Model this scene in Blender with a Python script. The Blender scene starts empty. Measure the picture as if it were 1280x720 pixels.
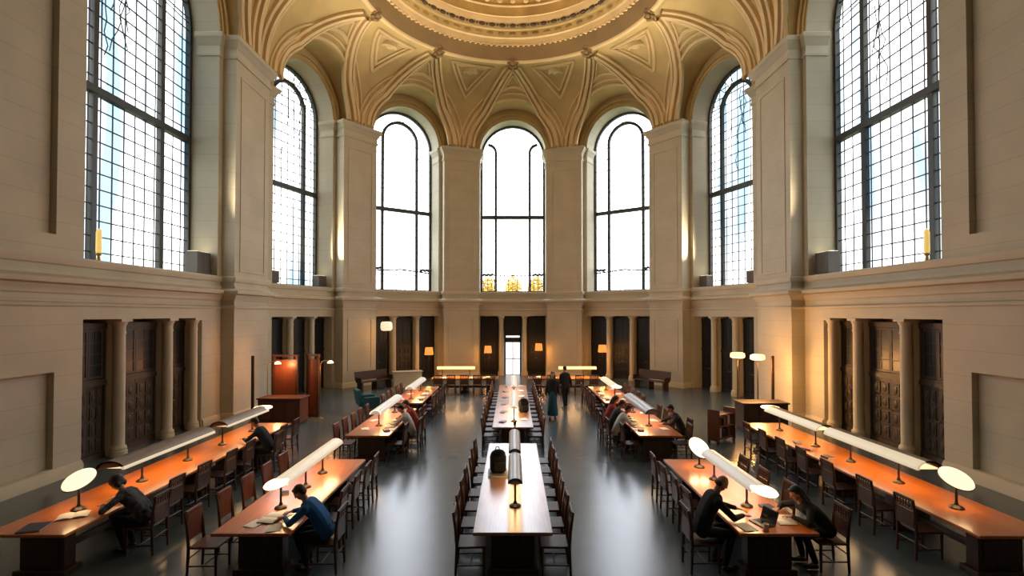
import bpy, bmesh, math, random
from math import sin, cos, tan, pi, radians as rad, sqrt, atan2
from mathutils import Vector, Matrix
random.seed(7)
SC = bpy.context.scene
COL = SC.collection

# ------------------------------------------------------------------ materials
def new_mat(name):
    m = bpy.data.materials.new(name); m.use_nodes = True
    nt = m.node_tree; b = nt.nodes['Principled BSDF']
    return m, nt, b

def plain(name, col, rough=.5, metal=0., var=0., scale=6., bump=0., bscale=40., spec=.5, stretch=None):
    m, nt, b = new_mat(name)
    b.inputs['Roughness'].default_value = rough
    b.inputs['Metallic'].default_value = metal
    b.inputs['Specular IOR Level'].default_value = spec
    b.inputs['Base Color'].default_value = (*col, 1)
    if var or bump:
        tc = nt.nodes.new('ShaderNodeTexCoord')
        src = tc.outputs['Object']
        if stretch:
            mp = nt.nodes.new('ShaderNodeMapping'); mp.inputs['Scale'].default_value = stretch
            nt.links.new(src, mp.inputs['Vector']); src = mp.outputs['Vector']
        nz = nt.nodes.new('ShaderNodeTexNoise'); nz.inputs['Scale'].default_value = scale
        nz.inputs['Detail'].default_value = 5
        nt.links.new(src, nz.inputs['Vector'])
        if var:
            rp = nt.nodes.new('ShaderNodeValToRGB')
            rp.color_ramp.elements[0].position = .3; rp.color_ramp.elements[1].position = .7
            rp.color_ramp.elements[0].color = (*[max(0, c*(1-var)) for c in col], 1)
            rp.color_ramp.elements[1].color = (*[min(1, c*(1+var)) for c in col], 1)
            nt.links.new(nz.outputs['Fac'], rp.inputs['Fac'])
            nt.links.new(rp.outputs['Color'], b.inputs['Base Color'])
        if bump:
            n2 = nt.nodes.new('ShaderNodeTexNoise'); n2.inputs['Scale'].default_value = bscale
            nt.links.new(src, n2.inputs['Vector'])
            bp = nt.nodes.new('ShaderNodeBump'); bp.inputs['Strength'].default_value = bump
            bp.inputs['Distance'].default_value = .02
            nt.links.new(n2.outputs['Fac'], bp.inputs['Height'])
            nt.links.new(bp.outputs['Normal'], b.inputs['Normal'])
    return m

def emit(name, col, strength, base=(.9, .85, .7)):
    m, nt, b = new_mat(name)
    b.inputs['Base Color'].default_value = (*base, 1)
    b.inputs['Roughness'].default_value = .35
    b.inputs['Emission Color'].default_value = (*col, 1)
    b.inputs['Emission Strength'].default_value = strength
    return m

def stone(name, col, var, block=True):
    """ashlar stone: soft mottling with faint block joints"""
    m, nt, b = new_mat(name)
    b.inputs['Roughness'].default_value = .75
    b.inputs['Specular IOR Level'].default_value = .25
    tc = nt.nodes.new('ShaderNodeTexCoord')
    nz = nt.nodes.new('ShaderNodeTexNoise'); nz.inputs['Scale'].default_value = .8; nz.inputs['Detail'].default_value = 6
    nt.links.new(tc.outputs['Object'], nz.inputs['Vector'])
    rp = nt.nodes.new('ShaderNodeValToRGB')
    rp.color_ramp.elements[0].position = .3; rp.color_ramp.elements[1].position = .7
    rp.color_ramp.elements[0].color = (*[c*(1-var) for c in col], 1)
    rp.color_ramp.elements[1].color = (*[min(1, c*(1+var)) for c in col], 1)
    nt.links.new(nz.outputs['Fac'], rp.inputs['Fac'])
    out = rp.outputs['Color']
    if block:
        sep = nt.nodes.new('ShaderNodeSeparateXYZ'); nt.links.new(tc.outputs['Object'], sep.inputs['Vector'])
        def joint(sock, period, w):
            a = nt.nodes.new('ShaderNodeMath'); a.operation = 'MODULO'; a.inputs[1].default_value = period
            nt.links.new(sock, a.inputs[0])
            c = nt.nodes.new('ShaderNodeMath'); c.operation = 'LESS_THAN'; c.inputs[1].default_value = w
            nt.links.new(a.outputs[0], c.inputs[0]); return c.outputs[0]
        jz = joint(sep.outputs['Z'], .62, .02)
        mx = nt.nodes.new('ShaderNodeMix'); mx.data_type = 'RGBA'; mx.blend_type = 'MULTIPLY'
        mu = nt.nodes.new('ShaderNodeMath'); mu.operation = 'MULTIPLY'; mu.inputs[1].default_value = .35
        nt.links.new(jz, mu.inputs[0]); nt.links.new(mu.outputs[0], mx.inputs['Factor'])
        nt.links.new(out, mx.inputs['A']); mx.inputs['B'].default_value = (.62, .55, .47, 1)
        out = mx.outputs['Result']
    nt.links.new(out, b.inputs['Base Color'])
    return m

def wood(name, c1, c2, rough, axis=1, scale=3., coat=0.):
    m, nt, b = new_mat(name)
    b.inputs['Roughness'].default_value = rough
    b.inputs['Coat Weight'].default_value = coat
    b.inputs['Coat Roughness'].default_value = .16
    tc = nt.nodes.new('ShaderNodeTexCoord')
    mp = nt.nodes.new('ShaderNodeMapping')
    s = [8., 8., 8.]; s[axis] = .7
    mp.inputs['Scale'].default_value = s
    nt.links.new(tc.outputs['Object'], mp.inputs['Vector'])
    nz = nt.nodes.new('ShaderNodeTexNoise'); nz.inputs['Scale'].default_value = scale; nz.inputs['Detail'].default_value = 6
    nz.inputs['Distortion'].default_value = .6
    nt.links.new(mp.outputs['Vector'], nz.inputs['Vector'])
    rp = nt.nodes.new('ShaderNodeValToRGB')
    rp.color_ramp.elements[0].position = .32; rp.color_ramp.elements[1].position = .68
    rp.color_ramp.elements[0].color = (*c1, 1); rp.color_ramp.elements[1].color = (*c2, 1)
    nt.links.new(nz.outputs['Fac'], rp.inputs['Fac'])
    nt.links.new(rp.outputs['Color'], b.inputs['Base Color'])
    return m

def glass_mat(name, c1, c2, scale):
    m = bpy.data.materials.new(name); m.use_nodes = True
    nt = m.node_tree; nt.nodes.clear()
    out = nt.nodes.new('ShaderNodeOutputMaterial')
    tr = nt.nodes.new('ShaderNodeBsdfTransparent'); gl = nt.nodes.new('ShaderNodeBsdfGlossy')
    gl.inputs['Roughness'].default_value = .1
    mx = nt.nodes.new('ShaderNodeMixShader'); mx.inputs[0].default_value = .05
    tc = nt.nodes.new('ShaderNodeTexCoord')
    vo = nt.nodes.new('ShaderNodeTexNoise'); vo.inputs['Scale'].default_value = scale; vo.inputs['Detail'].default_value = 2
    mp = nt.nodes.new('ShaderNodeMapping'); mp.inputs['Scale'].default_value = (1.6, 1.6, .22)
    nt.links.new(tc.outputs['Object'], mp.inputs['Vector']); nt.links.new(mp.outputs['Vector'], vo.inputs['Vector'])
    rp = nt.nodes.new('ShaderNodeValToRGB')
    rp.color_ramp.elements[0].position = .40; rp.color_ramp.elements[1].position = .52
    rp.color_ramp.elements[0].color = (*c1, 1); rp.color_ramp.elements[1].color = (*c2, 1)
    nt.links.new(vo.outputs['Fac'], rp.inputs['Fac'])
    nt.links.new(rp.outputs['Color'], tr.inputs['Color'])
    nt.links.new(tr.outputs[0], mx.inputs[1]); nt.links.new(gl.outputs[0], mx.inputs[2])
    nt.links.new(mx.outputs[0], out.inputs['Surface'])
    return m

M = {}
M['stone'] = stone('limestone', (.52, .475, .36), .08)
M['stone_plain'] = stone('smooth_limestone', (.55, .50, .38), .06, False)
M['plaster'] = stone('ochre_plaster', (.55, .42, .205), .12, False)
M['plaster_rib'] = stone('pale_ochre_plaster', (.72, .56, .33), .10, False)
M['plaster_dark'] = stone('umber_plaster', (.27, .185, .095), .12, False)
M['bead'] = plain('dark_gilt', (.07, .045, .03), .5)
M['gold'] = stone('gilded_plaster', (.42, .29, .12), .3, False)
M['top'] = wood('amber_tabletop_wood', (.50, .118, .009), (.68, .19, .015), .30, 1, 3., 1.0)
M['top_polished'] = wood('polished_tabletop_wood', (.30, .14, .075), (.42, .21, .115), .30, 1, 3., 1.0)
M['top_polished'].node_tree.nodes['Principled BSDF'].inputs['Coat Roughness'].default_value = .24
M['wood'] = wood('dark_walnut', (.040, .017, .009), (.075, .032, .015), .42, 2)
M['chairwood'] = wood('brown_chair_wood', (.055, .022, .011), (.10, .042, .02), .42, 2)
M['redwood'] = wood('red_mahogany', (.095, .028, .014), (.15, .043, .02), .4, 2)
M['carved'] = wood('carved_oak', (.030, .021, .013), (.062, .041, .025), .5, 2)
M['black_wood'] = plain('near_black_wood', (.006, .006, .007), .5, var=.3)
M['dark_glass'] = plain('dark_door_glass', (.008, .012, .014), .38)
M['bronze'] = plain('dark_bronze', (.035, .025, .018), .35, .6, var=.2)
M['brass'] = plain('aged_brass', (.45, .30, .10), .3, .9)
M['iron'] = plain('dark_window_iron', (.05, .052, .048), .5, .2)
M['lead'] = plain('lead_came', (.07, .075, .08), .5, .2)
M['hood_brown'] = plain('brown_enamel_hood', (.24, .165, .10), .38, .2, var=.08)
M['hood_grey'] = plain('grey_enamel_hood', (.48, .475, .44), .35, .1, var=.05)
M['hood_cream'] = emit('cream_glass_hood', (1, .82, .52), .40, (.75, .68, .54))
M['hood_white'] = emit('white_glass_hood', (1, .88, .68), .25, (.80, .78, .72))
M['glow'] = emit('lit_opal_glass', (1, .76, .42), 2.2)
M['glow_hot'] = emit('bright_opal_glass', (1, .62, .24), 1.7)
M['glow_soft'] = emit('soft_opal_glass', (1, .76, .42), .9)
M['glow_amber'] = emit('amber_lamp_glass', (1, .42, .10), 2.0)
M['glow_orange'] = emit('orange_fabric_shade', (1, .33, .06), .8, (.7, .3, .1))
M['candle'] = emit('yellow_candle_glass', (1, .66, .16), .45, (.8, .55, .15))
M['globe'] = emit('white_globe_glass', (1, .84, .6), .6)
M['door_glow'] = emit('lit_frosted_glass', (.95, .96, 1), .95, (.8, .8, .8))
M['skin'] = plain('skin', (.42, .23, .15), .5, var=.06)
M['skin_dark'] = plain('deep_skin', (.20, .10, .06), .5, var=.06)
M['hair_black'] = plain('black_hair', (.008, .007, .006), .45, bump=.4, bscale=120)
M['hair_brown'] = plain('brown_hair', (.045, .022, .012), .5, bump=.4, bscale=120)
M['eye'] = plain('dark_eye', (.01, .008, .006), .2)
M['paper'] = plain('white_paper', (.75, .74, .70), .7)
M['cardred'] = plain('red_cover', (.35, .04, .03), .5)
M['cardblue'] = plain('navy_cover', (.02, .035, .08), .45)
M['cardblack'] = plain('black_cover', (.012, .012, .014), .4)
M['screen'] = plain('dark_screen', (.01, .011, .014), .1)
M['silver'] = plain('silver_metal', (.5, .5, .5), .3, .8)
M['teal'] = plain('teal_cloth', (.01, .09, .13), .8, var=.1)
M['leaf'] = plain('yellow_leaf', (.75, .52, .05), .6, var=.2, scale=2)
M['bark'] = plain('brown_bark', (.09, .06, .04), .9)
M['grass'] = plain('outdoor_grass', (.12, .16, .05), .9, var=.2)
M['grey_paint'] = plain('grey_painted_metal', (.16, .145, .125), .5, .2)
M['glass_clear'] = glass_mat('clear_window_glass', (1, .97, .97), (.97, .96, .97), .7)
M['glass_blue'] = glass_mat('old_tinted_glass', (.13, .175, .20), (.60, .57, .53), .42)

def floor_mat():
    m, nt, b = new_mat('polished_slate_floor')
    tc = nt.nodes.new('ShaderNodeTexCoord')
    nz = nt.nodes.new('ShaderNodeTexNoise'); nz.inputs['Scale'].default_value = .9; nz.inputs['Detail'].default_value = 8
    nt.links.new(tc.outputs['Object'], nz.inputs['Vector'])
    rp = nt.nodes.new('ShaderNodeValToRGB')
    rp.color_ramp.elements[0].color = (.072, .098, .110, 1); rp.color_ramp.elements[1].color = (.092, .122, .136, 1)
    rp.color_ramp.elements[0].position = .3; rp.color_ramp.elements[1].position = .7
    nt.links.new(nz.outputs['Fac'], rp.inputs['Fac'])
    nt.links.new(rp.outputs['Color'], b.inputs['Base Color'])
    mr = nt.nodes.new('ShaderNodeMapRange')
    mr.inputs['To Min'].default_value = .225; mr.inputs['To Max'].default_value = .255
    nt.links.new(nz.outputs['Fac'], mr.inputs['Value']); nt.links.new(mr.outputs[0], b.inputs['Roughness'])
    b.inputs['Specular IOR Level'].default_value = .8
    return m
M['floor'] = floor_mat()

# ------------------------------------------------------------------ mesh helpers
class MB:
    def __init__(s): s.v = []; s.f = []; s.mi = []; s.m = 0; s.bevelled = False
    def add(s, vs, fs):
        b = len(s.v); s.v += [tuple(v) for v in vs]
        for f in fs: s.f.append([b+i for i in f]); s.mi.append(s.m)
    def quad(s, a, b, c, d): s.add([a, b, c, d], [(0, 1, 2, 3)])
    def box(s, x0, x1, y0, y1, z0, z1, mat=None, bev=0.):
        if bev:
            bm = bmesh.new(); bmesh.ops.create_cube(bm, size=1)
            for v in bm.verts:
                v.co = Vector(((x0+x1)/2+v.co.x*(x1-x0), (y0+y1)/2+v.co.y*(y1-y0), (z0+z1)/2+v.co.z*(z1-z0)))
            bmesh.ops.bevel(bm, geom=bm.edges[:], offset=bev, segments=2, affect='EDGES', profile=.5)
            s.bevelled = True; s.bm(bm, mat); return
        vs = [Vector((x, y, z)) for z in (z0, z1) for y in (y0, y1) for x in (x0, x1)]
        if mat: vs = [mat @ v for v in vs]
        s.add(vs, [(0, 2, 3, 1), (4, 5, 7, 6), (0, 1, 5, 4), (2, 6, 7, 3), (0, 4, 6, 2), (1, 3, 7, 5)])
    def bm(s, bm, mat=None):
        bm.verts.index_update()
        s.add([(mat @ v.co if mat else v.co.copy()) for v in bm.verts], [[v.index for v in f.verts] for f in bm.faces])
        bm.free()
    def tube(s, pts, r, n=8, caps=True):
        pts = [Vector(p) for p in pts]; rr = r if isinstance(r, (list, tuple)) else [r]*len(pts)
        t0 = (pts[1]-pts[0]).normalized()
        up = Vector((0, 0, 1)) if abs(t0.z) < .9 else Vector((1, 0, 0))
        nv = t0.cross(up).normalized(); vs = []; fs = []
        for i, p in enumerate(pts):
            t = (pts[min(i+1, len(pts)-1)]-pts[max(i-1, 0)]).normalized()
            nv = (nv - t*nv.dot(t)).normalized(); bv = t.cross(nv)
            for k in range(n):
                a = 2*pi*k/n; vs.append(p+(nv*cos(a)+bv*sin(a))*rr[i])
        for i in range(len(pts)-1):
            for k in range(n):
                fs.append((i*n+k, i*n+(k+1) % n, (i+1)*n+(k+1) % n, (i+1)*n+k))
        if caps:
            fs.append(tuple(range(n-1, -1, -1))); fs.append(tuple((len(pts)-1)*n+k for k in range(n)))
        s.add(vs, fs)
    def lathe(s, prof, n=20, c=(0, 0, 0), a0=0., a1=2*pi, mat=None):
        full = abs(a1-a0-2*pi) < 1e-6; m = n if full else n+1
        vs = []; fs = []
        for r, z in prof:
            for k in range(m):
                a = a0+(a1-a0)*k/n
                p = Vector((c[0]+r*cos(a), c[1]+r*sin(a), c[2]+z)); vs.append(mat @ p if mat else p)
        for i in range(len(prof)-1):
            for k in range(n):
                k2 = (k+1) % m
                fs.append((i*m+k, i*m+k2, (i+1)*m+k2, (i+1)*m+k))
        s.add(vs, fs)
    def ell(s, c, r, mat=None, nu=14, nv=10):
        bm = bmesh.new(); bmesh.ops.create_uvsphere(bm, u_segments=nu, v_segments=nv, radius=1)
        for v in bm.verts: v.co = Vector((v.co.x*r[0], v.co.y*r[1], v.co.z*r[2]))
        T = Matrix.Translation(c) @ (mat if mat else Matrix())
        s.bm(bm, T)
    def prism(s, poly, h0, h1, fn):
        """poly 2-D list; fn(a,b,h)->3-D"""
        n = len(poly); vs = [fn(a, b, h0) for a, b in poly]+[fn(a, b, h1) for a, b in poly]
        fs = [(i, (i+1) % n, n+(i+1) % n, n+i) for i in range(n)]
        fs += [tuple(range(n-1, -1, -1)), tuple(range(n, 2*n))]
        s.add(vs, fs)
    def build(s, name, mat, parent=None, smooth=True, ang=38, mats=None):
        me = bpy.data.meshes.new(name); me.from_pydata(s.v, [], s.f)
        for m in (mats or [mat]): me.materials.append(m)
        if mats: me.polygons.foreach_set('material_index', s.mi)
        bm = bmesh.new(); bm.from_mesh(me); bmesh.ops.remove_doubles(bm, verts=bm.verts, dist=1e-4)
        bmesh.ops.recalc_face_normals(bm, faces=bm.faces); bm.to_mesh(me); bm.free()
        if smooth:
            me.polygons.foreach_set('use_smooth', [True]*len(me.polygons)); me.set_sharp_from_angle(angle=rad(min(ang, 18) if s.bevelled else ang))
        o = bpy.data.objects.new(name, me); COL.objects.link(o)
        if parent: o.parent = parent
        return o

def tag(o, label=None, cat=None, group=None, kind=None):
    if label: o['label'] = label
    if cat: o['category'] = cat
    if group: o['group'] = group
    if kind: o['kind'] = kind
    return o
def thing(name, label, cat, loc=(0, 0, 0), rz=0, group=None):
    o = bpy.data.objects.new(name, None); COL.objects.link(o)
    o.empty_display_size = .2
    o.location = loc; o.rotation_euler = (0, 0, rz)
    return tag(o, label, cat, group)
KIDS = {}
def copy_tree(o, parent=None):
    c = o.copy(); COL.objects.link(c)
    if parent: c.parent = parent
    for ch in list(o.children): copy_tree(ch, c)
    return c
def place(proto, used, loc, rz, label, group):
    o = proto if proto.name not in used else copy_tree(proto)
    used.add(proto.name)
    o.location = loc; o.rotation_euler = (0, 0, rz); o['label'] = label
    if group: o['group'] = group
    return o
ORD = ['first', 'second', 'third', 'fourth', 'fifth', 'sixth', 'seventh', 'eighth', 'ninth', 'tenth', 'eleventh', 'twelfth']

# ------------------------------------------------------------------ plan of the room
EYE = 4.0
R = 10.95; YC = 22.2; RP = 10.45; PW = 1.1          # wall face radius, centre, pilaster face radius, half width
SP = 14.45                                         # springing height
SILL = 5.4; REV = 1.1; OPT = 3.85
HW = 2.15                                          # apse window half width
BY0, BY1 = 13.05, 18.95                             # big side window along the wall
BC = (BY0+BY1)/2; BH = (BY1-BY0)/2
RHO = 2.85; RHOB = 3.5                             # lunette radii
def frame(th, c=None):
    N = Vector((sin(th), cos(th), 0)); T = Vector((cos(th), -sin(th), 0))
    C = (Vector((0, YC, 0))+N*R) if c is None else Vector(c)
    return C, T, N
def PF(fr):
    C, T, N = fr
    return lambda u, d, z: C+T*u+N*d+Vector((0, 0, z))

def wall_grid(mb, P, us, zs, dep, hole):
    """dep(i,j)-> (depth, has_back)"""
    nu, nz = len(us)-1, len(zs)-1
    for i in range(nu):
        for j in range(nz):
            d, back = dep(us[i], us[i+1], zs[j], zs[j+1])
            if back: mb.quad(P(us[i], d, zs[j]), P(us[i+1], d, zs[j]), P(us[i+1], d, zs[j+1]), P(us[i], d, zs[j+1]))
            if i < nu-1:
                d2, _ = dep(us[i+1], us[i+2], zs[j], zs[j+1])
                if abs(d2-d) > 1e-6: mb.quad(P(us[i+1], d, zs[j]), P(us[i+1], d2, zs[j]), P(us[i+1], d2, zs[j+1]), P(us[i+1], d, zs[j+1]))
            if j < nz-1:
                d2, _ = dep(us[i], us[i+1], zs[j+1], zs[j+2])
                if abs(d2-d) > 1e-6: mb.quad(P(us[i], d, zs[j+1]), P(us[i+1], d, zs[j+1]), P(us[i+1], d2, zs[j+1]), P(us[i], d2, zs[j+1]))

ARCH = MB()
def arch_face(mb, P, uc, h, rout, depth, n=40):
    ar = ARCH
    for k in range(n):
        a, b = pi*k/n, pi*(k+1)/n
        q = lambda r, t, d: P(uc+r*cos(t), d, SP+r*sin(t))
        ar.quad(q(h, a, 0), q(rout, a, 0), q(rout, b, 0), q(h, b, 0))
        mb.quad(q(h, a, 0), q(h, b, 0), q(h, b, depth), q(h, a, depth))
        # moulded archivolt
        for (r0, r1, d0) in ((h+.10, h+.20, -.05), (h+.30, h+.46, -.09)):
            ar.quad(q(r0, a, d0), q(r1, a, d0), q(r1, b, d0), q(r0, b, d0))
            ar.quad(q(r0, a, d0), q(r0, b, d0), q(r0, b, 0), q(r0, a, 0))
            ar.quad(q(r1, a, d0), q(r1, a, 0), q(r1, b, 0), q(r1, b, d0))

def offset_path(pts, d):
    """offset an open 2-D polyline to its right-hand side... (towards the room) with mitres"""
    out = []; n = len(pts)
    def nrm(a, b):
        t = (b-a).normalized(); return Vector((t.y, -t.x))
    for i in range(n):
        if i == 0: out.append(pts[0]+nrm(pts[0], pts[1])*d)
        elif i == n-1: out.append(pts[-1]+nrm(pts[-2], pts[-1])*d)
        else:
            n1 = nrm(pts[i-1], pts[i]); n2 = nrm(pts[i], pts[i+1])
            k = 1+n1.dot(n2)
            out.append(pts[i]+(n1+n2)*(d/max(k, .25)))
    return out
def sweep(mb, pts, prof):
    """pts run clockwise seen from above when facing the wall from inside (left to right); the room lies on the right"""
    pts = [Vector((p[0], p[1])) for p in pts]
    rows = [[Vector((q.x, q.y, z)) for q in offset_path(pts, p)] for p, z in prof]
    for a in range(len(rows)-1):
        for i in range(len(pts)-1):
            mb.quad(rows[a][i], rows[a][i+1], rows[a+1][i+1], rows[a+1][i])
    for e in (0, -1):
        vs = [r[e] for r in rows]; mb.add(vs, [tuple(range(len(vs)))])

CORNICE = [(0, 4.50), (.05, 4.50), (.06, 4.58), (.12, 4.64), (.14, 4.70), (.26, 4.74), (.28, 4.84), (.24, 4.88), (.06, 4.94), (.06, 5.02), (0, 5.02)]
FILLET = [(0, 4.18), (.04, 4.19), (.06, 4.24), (.04, 4.28), (0, 4.30)]
SILLM = [(0, 5.18), (.05, 5.19), (.09, 5.26), (.10, 5.36), (.06, 5.40), (0, 5.40)]
IMPOST = [(p, z+SP-14.25) for p, z in [(0, 13.42), (.05, 13.42), (.06, 13.52), (.02, 13.58), (.03, 13.80), (.09, 13.86), (.13, 13.98), (.22, 14.06), (.24, 14.18), (.20, 14.24), (0, 14.26)]]
BASE = [(0, 0.0), (.07, 0.0), (.07, .20), (.045, .24), (.03, .28), (0, .29)]

def bay_pilaster_pts(tp, thb):
    """junction of a pilaster's side with the plane of a bay; tp pilaster angle, thb bay angle"""
    Np = Vector((sin(tp), cos(tp), 0)); Tp = Vector((cos(tp), -sin(tp), 0)); Nb = Vector((sin(thb), cos(thb), 0))
    sgn = -1 if thb < tp else 1
    corner = Np*RP+Tp*(PW*sgn)
    s = (R-Nb.dot(corner))/Nb.dot(Np)
    j = corner+Np*s
    o = Vector((0, YC, 0))
    return corner+o, j+o

def P2(v): return (v.x, v.y)
bays = [rad(a) for a in (-72, -36, 0, 36, 72)]
pils = [rad(a) for a in (-54, -18, 18, 54)]
def jamb(th, u, d=0):
    C, T, N = frame(th); p = C+T*u+N*d; return (p.x, p.y)
# pilaster at the start of the apse (left); mirrored on the right
PY0, PY1 = 19.2, 21.85
def edge90(sx):
    Nb = Vector((sin(rad(72)*sx), cos(rad(72)), 0))
    x = (R-(PY1-YC)*Nb.y)/Nb.x
    return [(sx*R, PY0), (sx*RP, PY0), (sx*RP, PY1), (x, PY1)]

full = [(-R, -3.0)]+edge90(-1)
for i, tb in enumerate(bays):
    if i > 0:
        c0, j0 = bay_pilaster_pts(pils[i-1], bays[i-1]); c1, j1 = bay_pilaster_pts(pils[i-1], tb)
        full += [P2(j0), P2(c0), P2(c1), P2(j1)]
full += list(reversed(edge90(1)))+[(R, -3.0)]

# ------------------------------------------------------------------ floor and ground
mb = MB(); mb.quad((-13.6, -3, 0), (13.6, -3, 0), (13.6, 36.5, 0), (-13.6, 36.5, 0))
tag(mb.build('floor', M['floor']), kind='structure')
mb = MB(); mb.quad((-60, -40, -.6), (60, -40, -.6), (60, 110, -.6), (-60, 110, -.6))
tag(mb.build('ground', M['grass']), kind='structure')

# ------------------------------------------------------------------ walls
def column(parent, base, r=.24, h=OPT):
    prof = [(r*1.45, 0), (r*1.45, .14), (r*1.3, .16), (r*1.38, .20), (r*1.3, .25), (r*1.08, .28), (r, .34)]
    for k in range(8): prof.append((r*(1-.10*(k/7.)**2), .34+(h-.34-.42)*k/7.))
    prof += [(r*1.0, h-.42), (r*1.02, h-.38), (r*.92, h-.34), (r*.95, h-.20), (r*1.25, h-.12), (r*1.3, h-.08)]
    mb = MB(); mb.lathe(prof, 24, tuple(base))
    mb.box(base[0]-r*1.4, base[0]+r*1.4, base[1]-r*1.4, base[1]+r*1.4, h-.08, h)
    return mb.build('column', M['stone_plain'], parent)

wallL = None
walls = {}
for sx, nm in ((-1, 'left'), (1, 'right')):
    fr = frame(rad(90)*sx, (sx*R, 0, 0)); P0 = PF(fr)
    P = lambda y, d, z, sx=sx: Vector((sx*(R+d), y, z))
    us = [-3, 2.5, 12.25, BY0, 18.05, BY1, PY0+.3]
    zs = [0, .30, 2.6, OPT, SILL, 5.9, 13.2, SP+.03]
    def dep(u0, u1, z0, z1):
        y = (u0+u1)/2; z = (z0+z1)/2
        if 2.5 < y < 12.25 and (.30 < z < 2.6 or 5.9 < z < 13.2): return .16, True
        if BY0 < y < 18.05 and z < OPT: return .95, True
        if BY0 < y < BY1 and z > SILL: return REV, False
        return 0., True
    mb = MB(); wall_grid(mb, P, us, zs, dep, REV)
    ARCH = MB(); arch_face(mb, P, BC, BH, RHOB+.5, REV)
    mb.box(*sorted((sx*(R+.02), sx*(R+REV+.25))), BY0, BY1, SILL-.35, SILL-.02)   # sill slab
    w = mb.build('wall_'+nm, M['stone']); tag(w, kind='structure'); walls[nm] = w
    ARCH.build('archivolt', M['plaster'], w)
    # pilaster at the start of the apse
    pm = MB()
    q = edge90(sx)
    pm.box(*sorted((sx*RP, sx*(R+.9))), PY0, PY1, 0, SP+.02)
    pm.build('pilaster', M['stone'], w)
    for zz0, zz1 in ((5.6, 13.1),):
        pm = MB(); x = sx*(RP-.012)
        for (a, b, c, d) in ((PY0+.35, PY0+.42, zz0, zz1), (PY1-.42, PY1-.35, zz0, zz1), (PY0+.42, PY1-.42, zz0, zz0+.07), (PY0+.42, PY1-.42, zz1-.07, zz1)):
            pm.box(*sorted((x-.012, x+.012)), a, b, c, d)
        pm.build('panel_moulding', M['stone_plain'], w)
    for yc in (14.50, 16.52):
        cm = MB(); cm.box(*sorted((sx*(R+.30), sx*(R+.94))), yc-.11, yc+.11, 0, OPT-.002)
        cm.build('pier', M['stone_plain'], w)
        column(w, (sx*(R+.17), yc, 0), .15)
    cm = MB(); cm.box(*sorted((sx*(R+.30), sx*(R+.94))), 17.83, 18.045, 0, OPT-.002); cm.build('pier', M['stone_plain'], w)
    column(w, (sx*(R+.16), 17.82, 0), .14)
    # mouldings along the wall
    pts = [(sx*R, -3.0)]+edge90(sx)
    if sx > 0: pts = list(reversed(pts))
    for nmm, prof in (('cornice', CORNICE), ('fillet_moulding', FILLET), ('sill_moulding', SILLM)):
        mm = MB(); sweep(mm, pts, prof); mm.build(nmm, M['stone_plain'], w)
    # impost: returns into the reveal and round the pilaster
    e = edge90(sx); uu = jamb(rad(72)*sx, -HW if sx < 0 else HW); ud = jamb(rad(72)*sx, -HW if sx < 0 else HW, .8)
    pts = [(sx*(R+.8), BY1), (sx*R, BY1)]+e+[uu, ud]
    if sx > 0: pts = list(reversed(pts))
    mm = MB(); sweep(mm, pts, IMPOST); mm.build('impost_capital', M['stone_plain'], w)
    pts = [(sx*R, -3.0), (sx*R, BY0), (sx*(R+.8), BY0)]
    if sx > 0: pts = list(reversed(pts))
    mm = MB(); sweep(mm, pts, IMPOST); mm.build('impost_capital', M['stone_plain'], w)
    for pts in ([(sx*R, -3.0), (sx*R, BY0)], [(sx*R, 18.08)]+e):
        if sx > 0: pts = list(reversed(pts))
        mm = MB(); sweep(mm, pts, BASE); mm.build('baseboard', M['stone_plain'], w)

# apse
mb = MB()
W = R*tan(rad(18))
DREC = 1.0
archs = []
for th in bays:
    fr = frame(th); P = PF(fr)
    us = [-W, -HW, HW, W]; zs = [0, OPT, SILL, SP+.03]
    def dep(u0, u1, z0, z1):
        u = (u0+u1)/2; z = (z0+z1)/2
        if abs(u) < HW and z < OPT: return DREC, True
        if abs(u) < HW and z > SILL: return REV, False
        return 0., True
    wall_grid(mb, P, us, zs, dep, REV)
    ARCH = MB(); arch_face(mb, P, 0, HW, RHO+.75, REV); archs.append(ARCH)
    vs = []
    for z in (SILL-.35, SILL-.02):
        for (u, d) in ((-HW, .02), (HW, .02), (HW, REV+.25), (-HW, REV+.25)): vs.append(P(u, d, z))
    mb.add(vs, [(0, 1, 2, 3), (4, 5, 6, 7), (0, 1, 5, 4), (2, 3, 7, 6), (1, 2, 6, 5), (0, 3, 7, 4)])
wa = mb.build('wall_apse', M['stone']); tag(wa, kind='structure')
for q in archs: q.build('archivolt', M['plaster'], wa)
for th in bays:
    P = PF(frame(th))
    for u in (-.76, .76):
        b = P(u, .18, 0); column(wa, b, .15)
        cm = MB(); vs = []
        for z in (0, OPT-.002):
            for (uu, d) in ((u-.12, .34), (u+.12, .34), (u+.12, DREC-.01), (u-.12, DREC-.01)): vs.append(P(uu, d, z))
        cm.add(vs, [(0, 1, 2, 3), (4, 5, 6, 7), (0, 1, 5, 4), (2, 3, 7, 6), (1, 2, 6, 5), (0, 3, 7, 4)])
        cm.build('pier', M['stone_plain'], wa)
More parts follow.
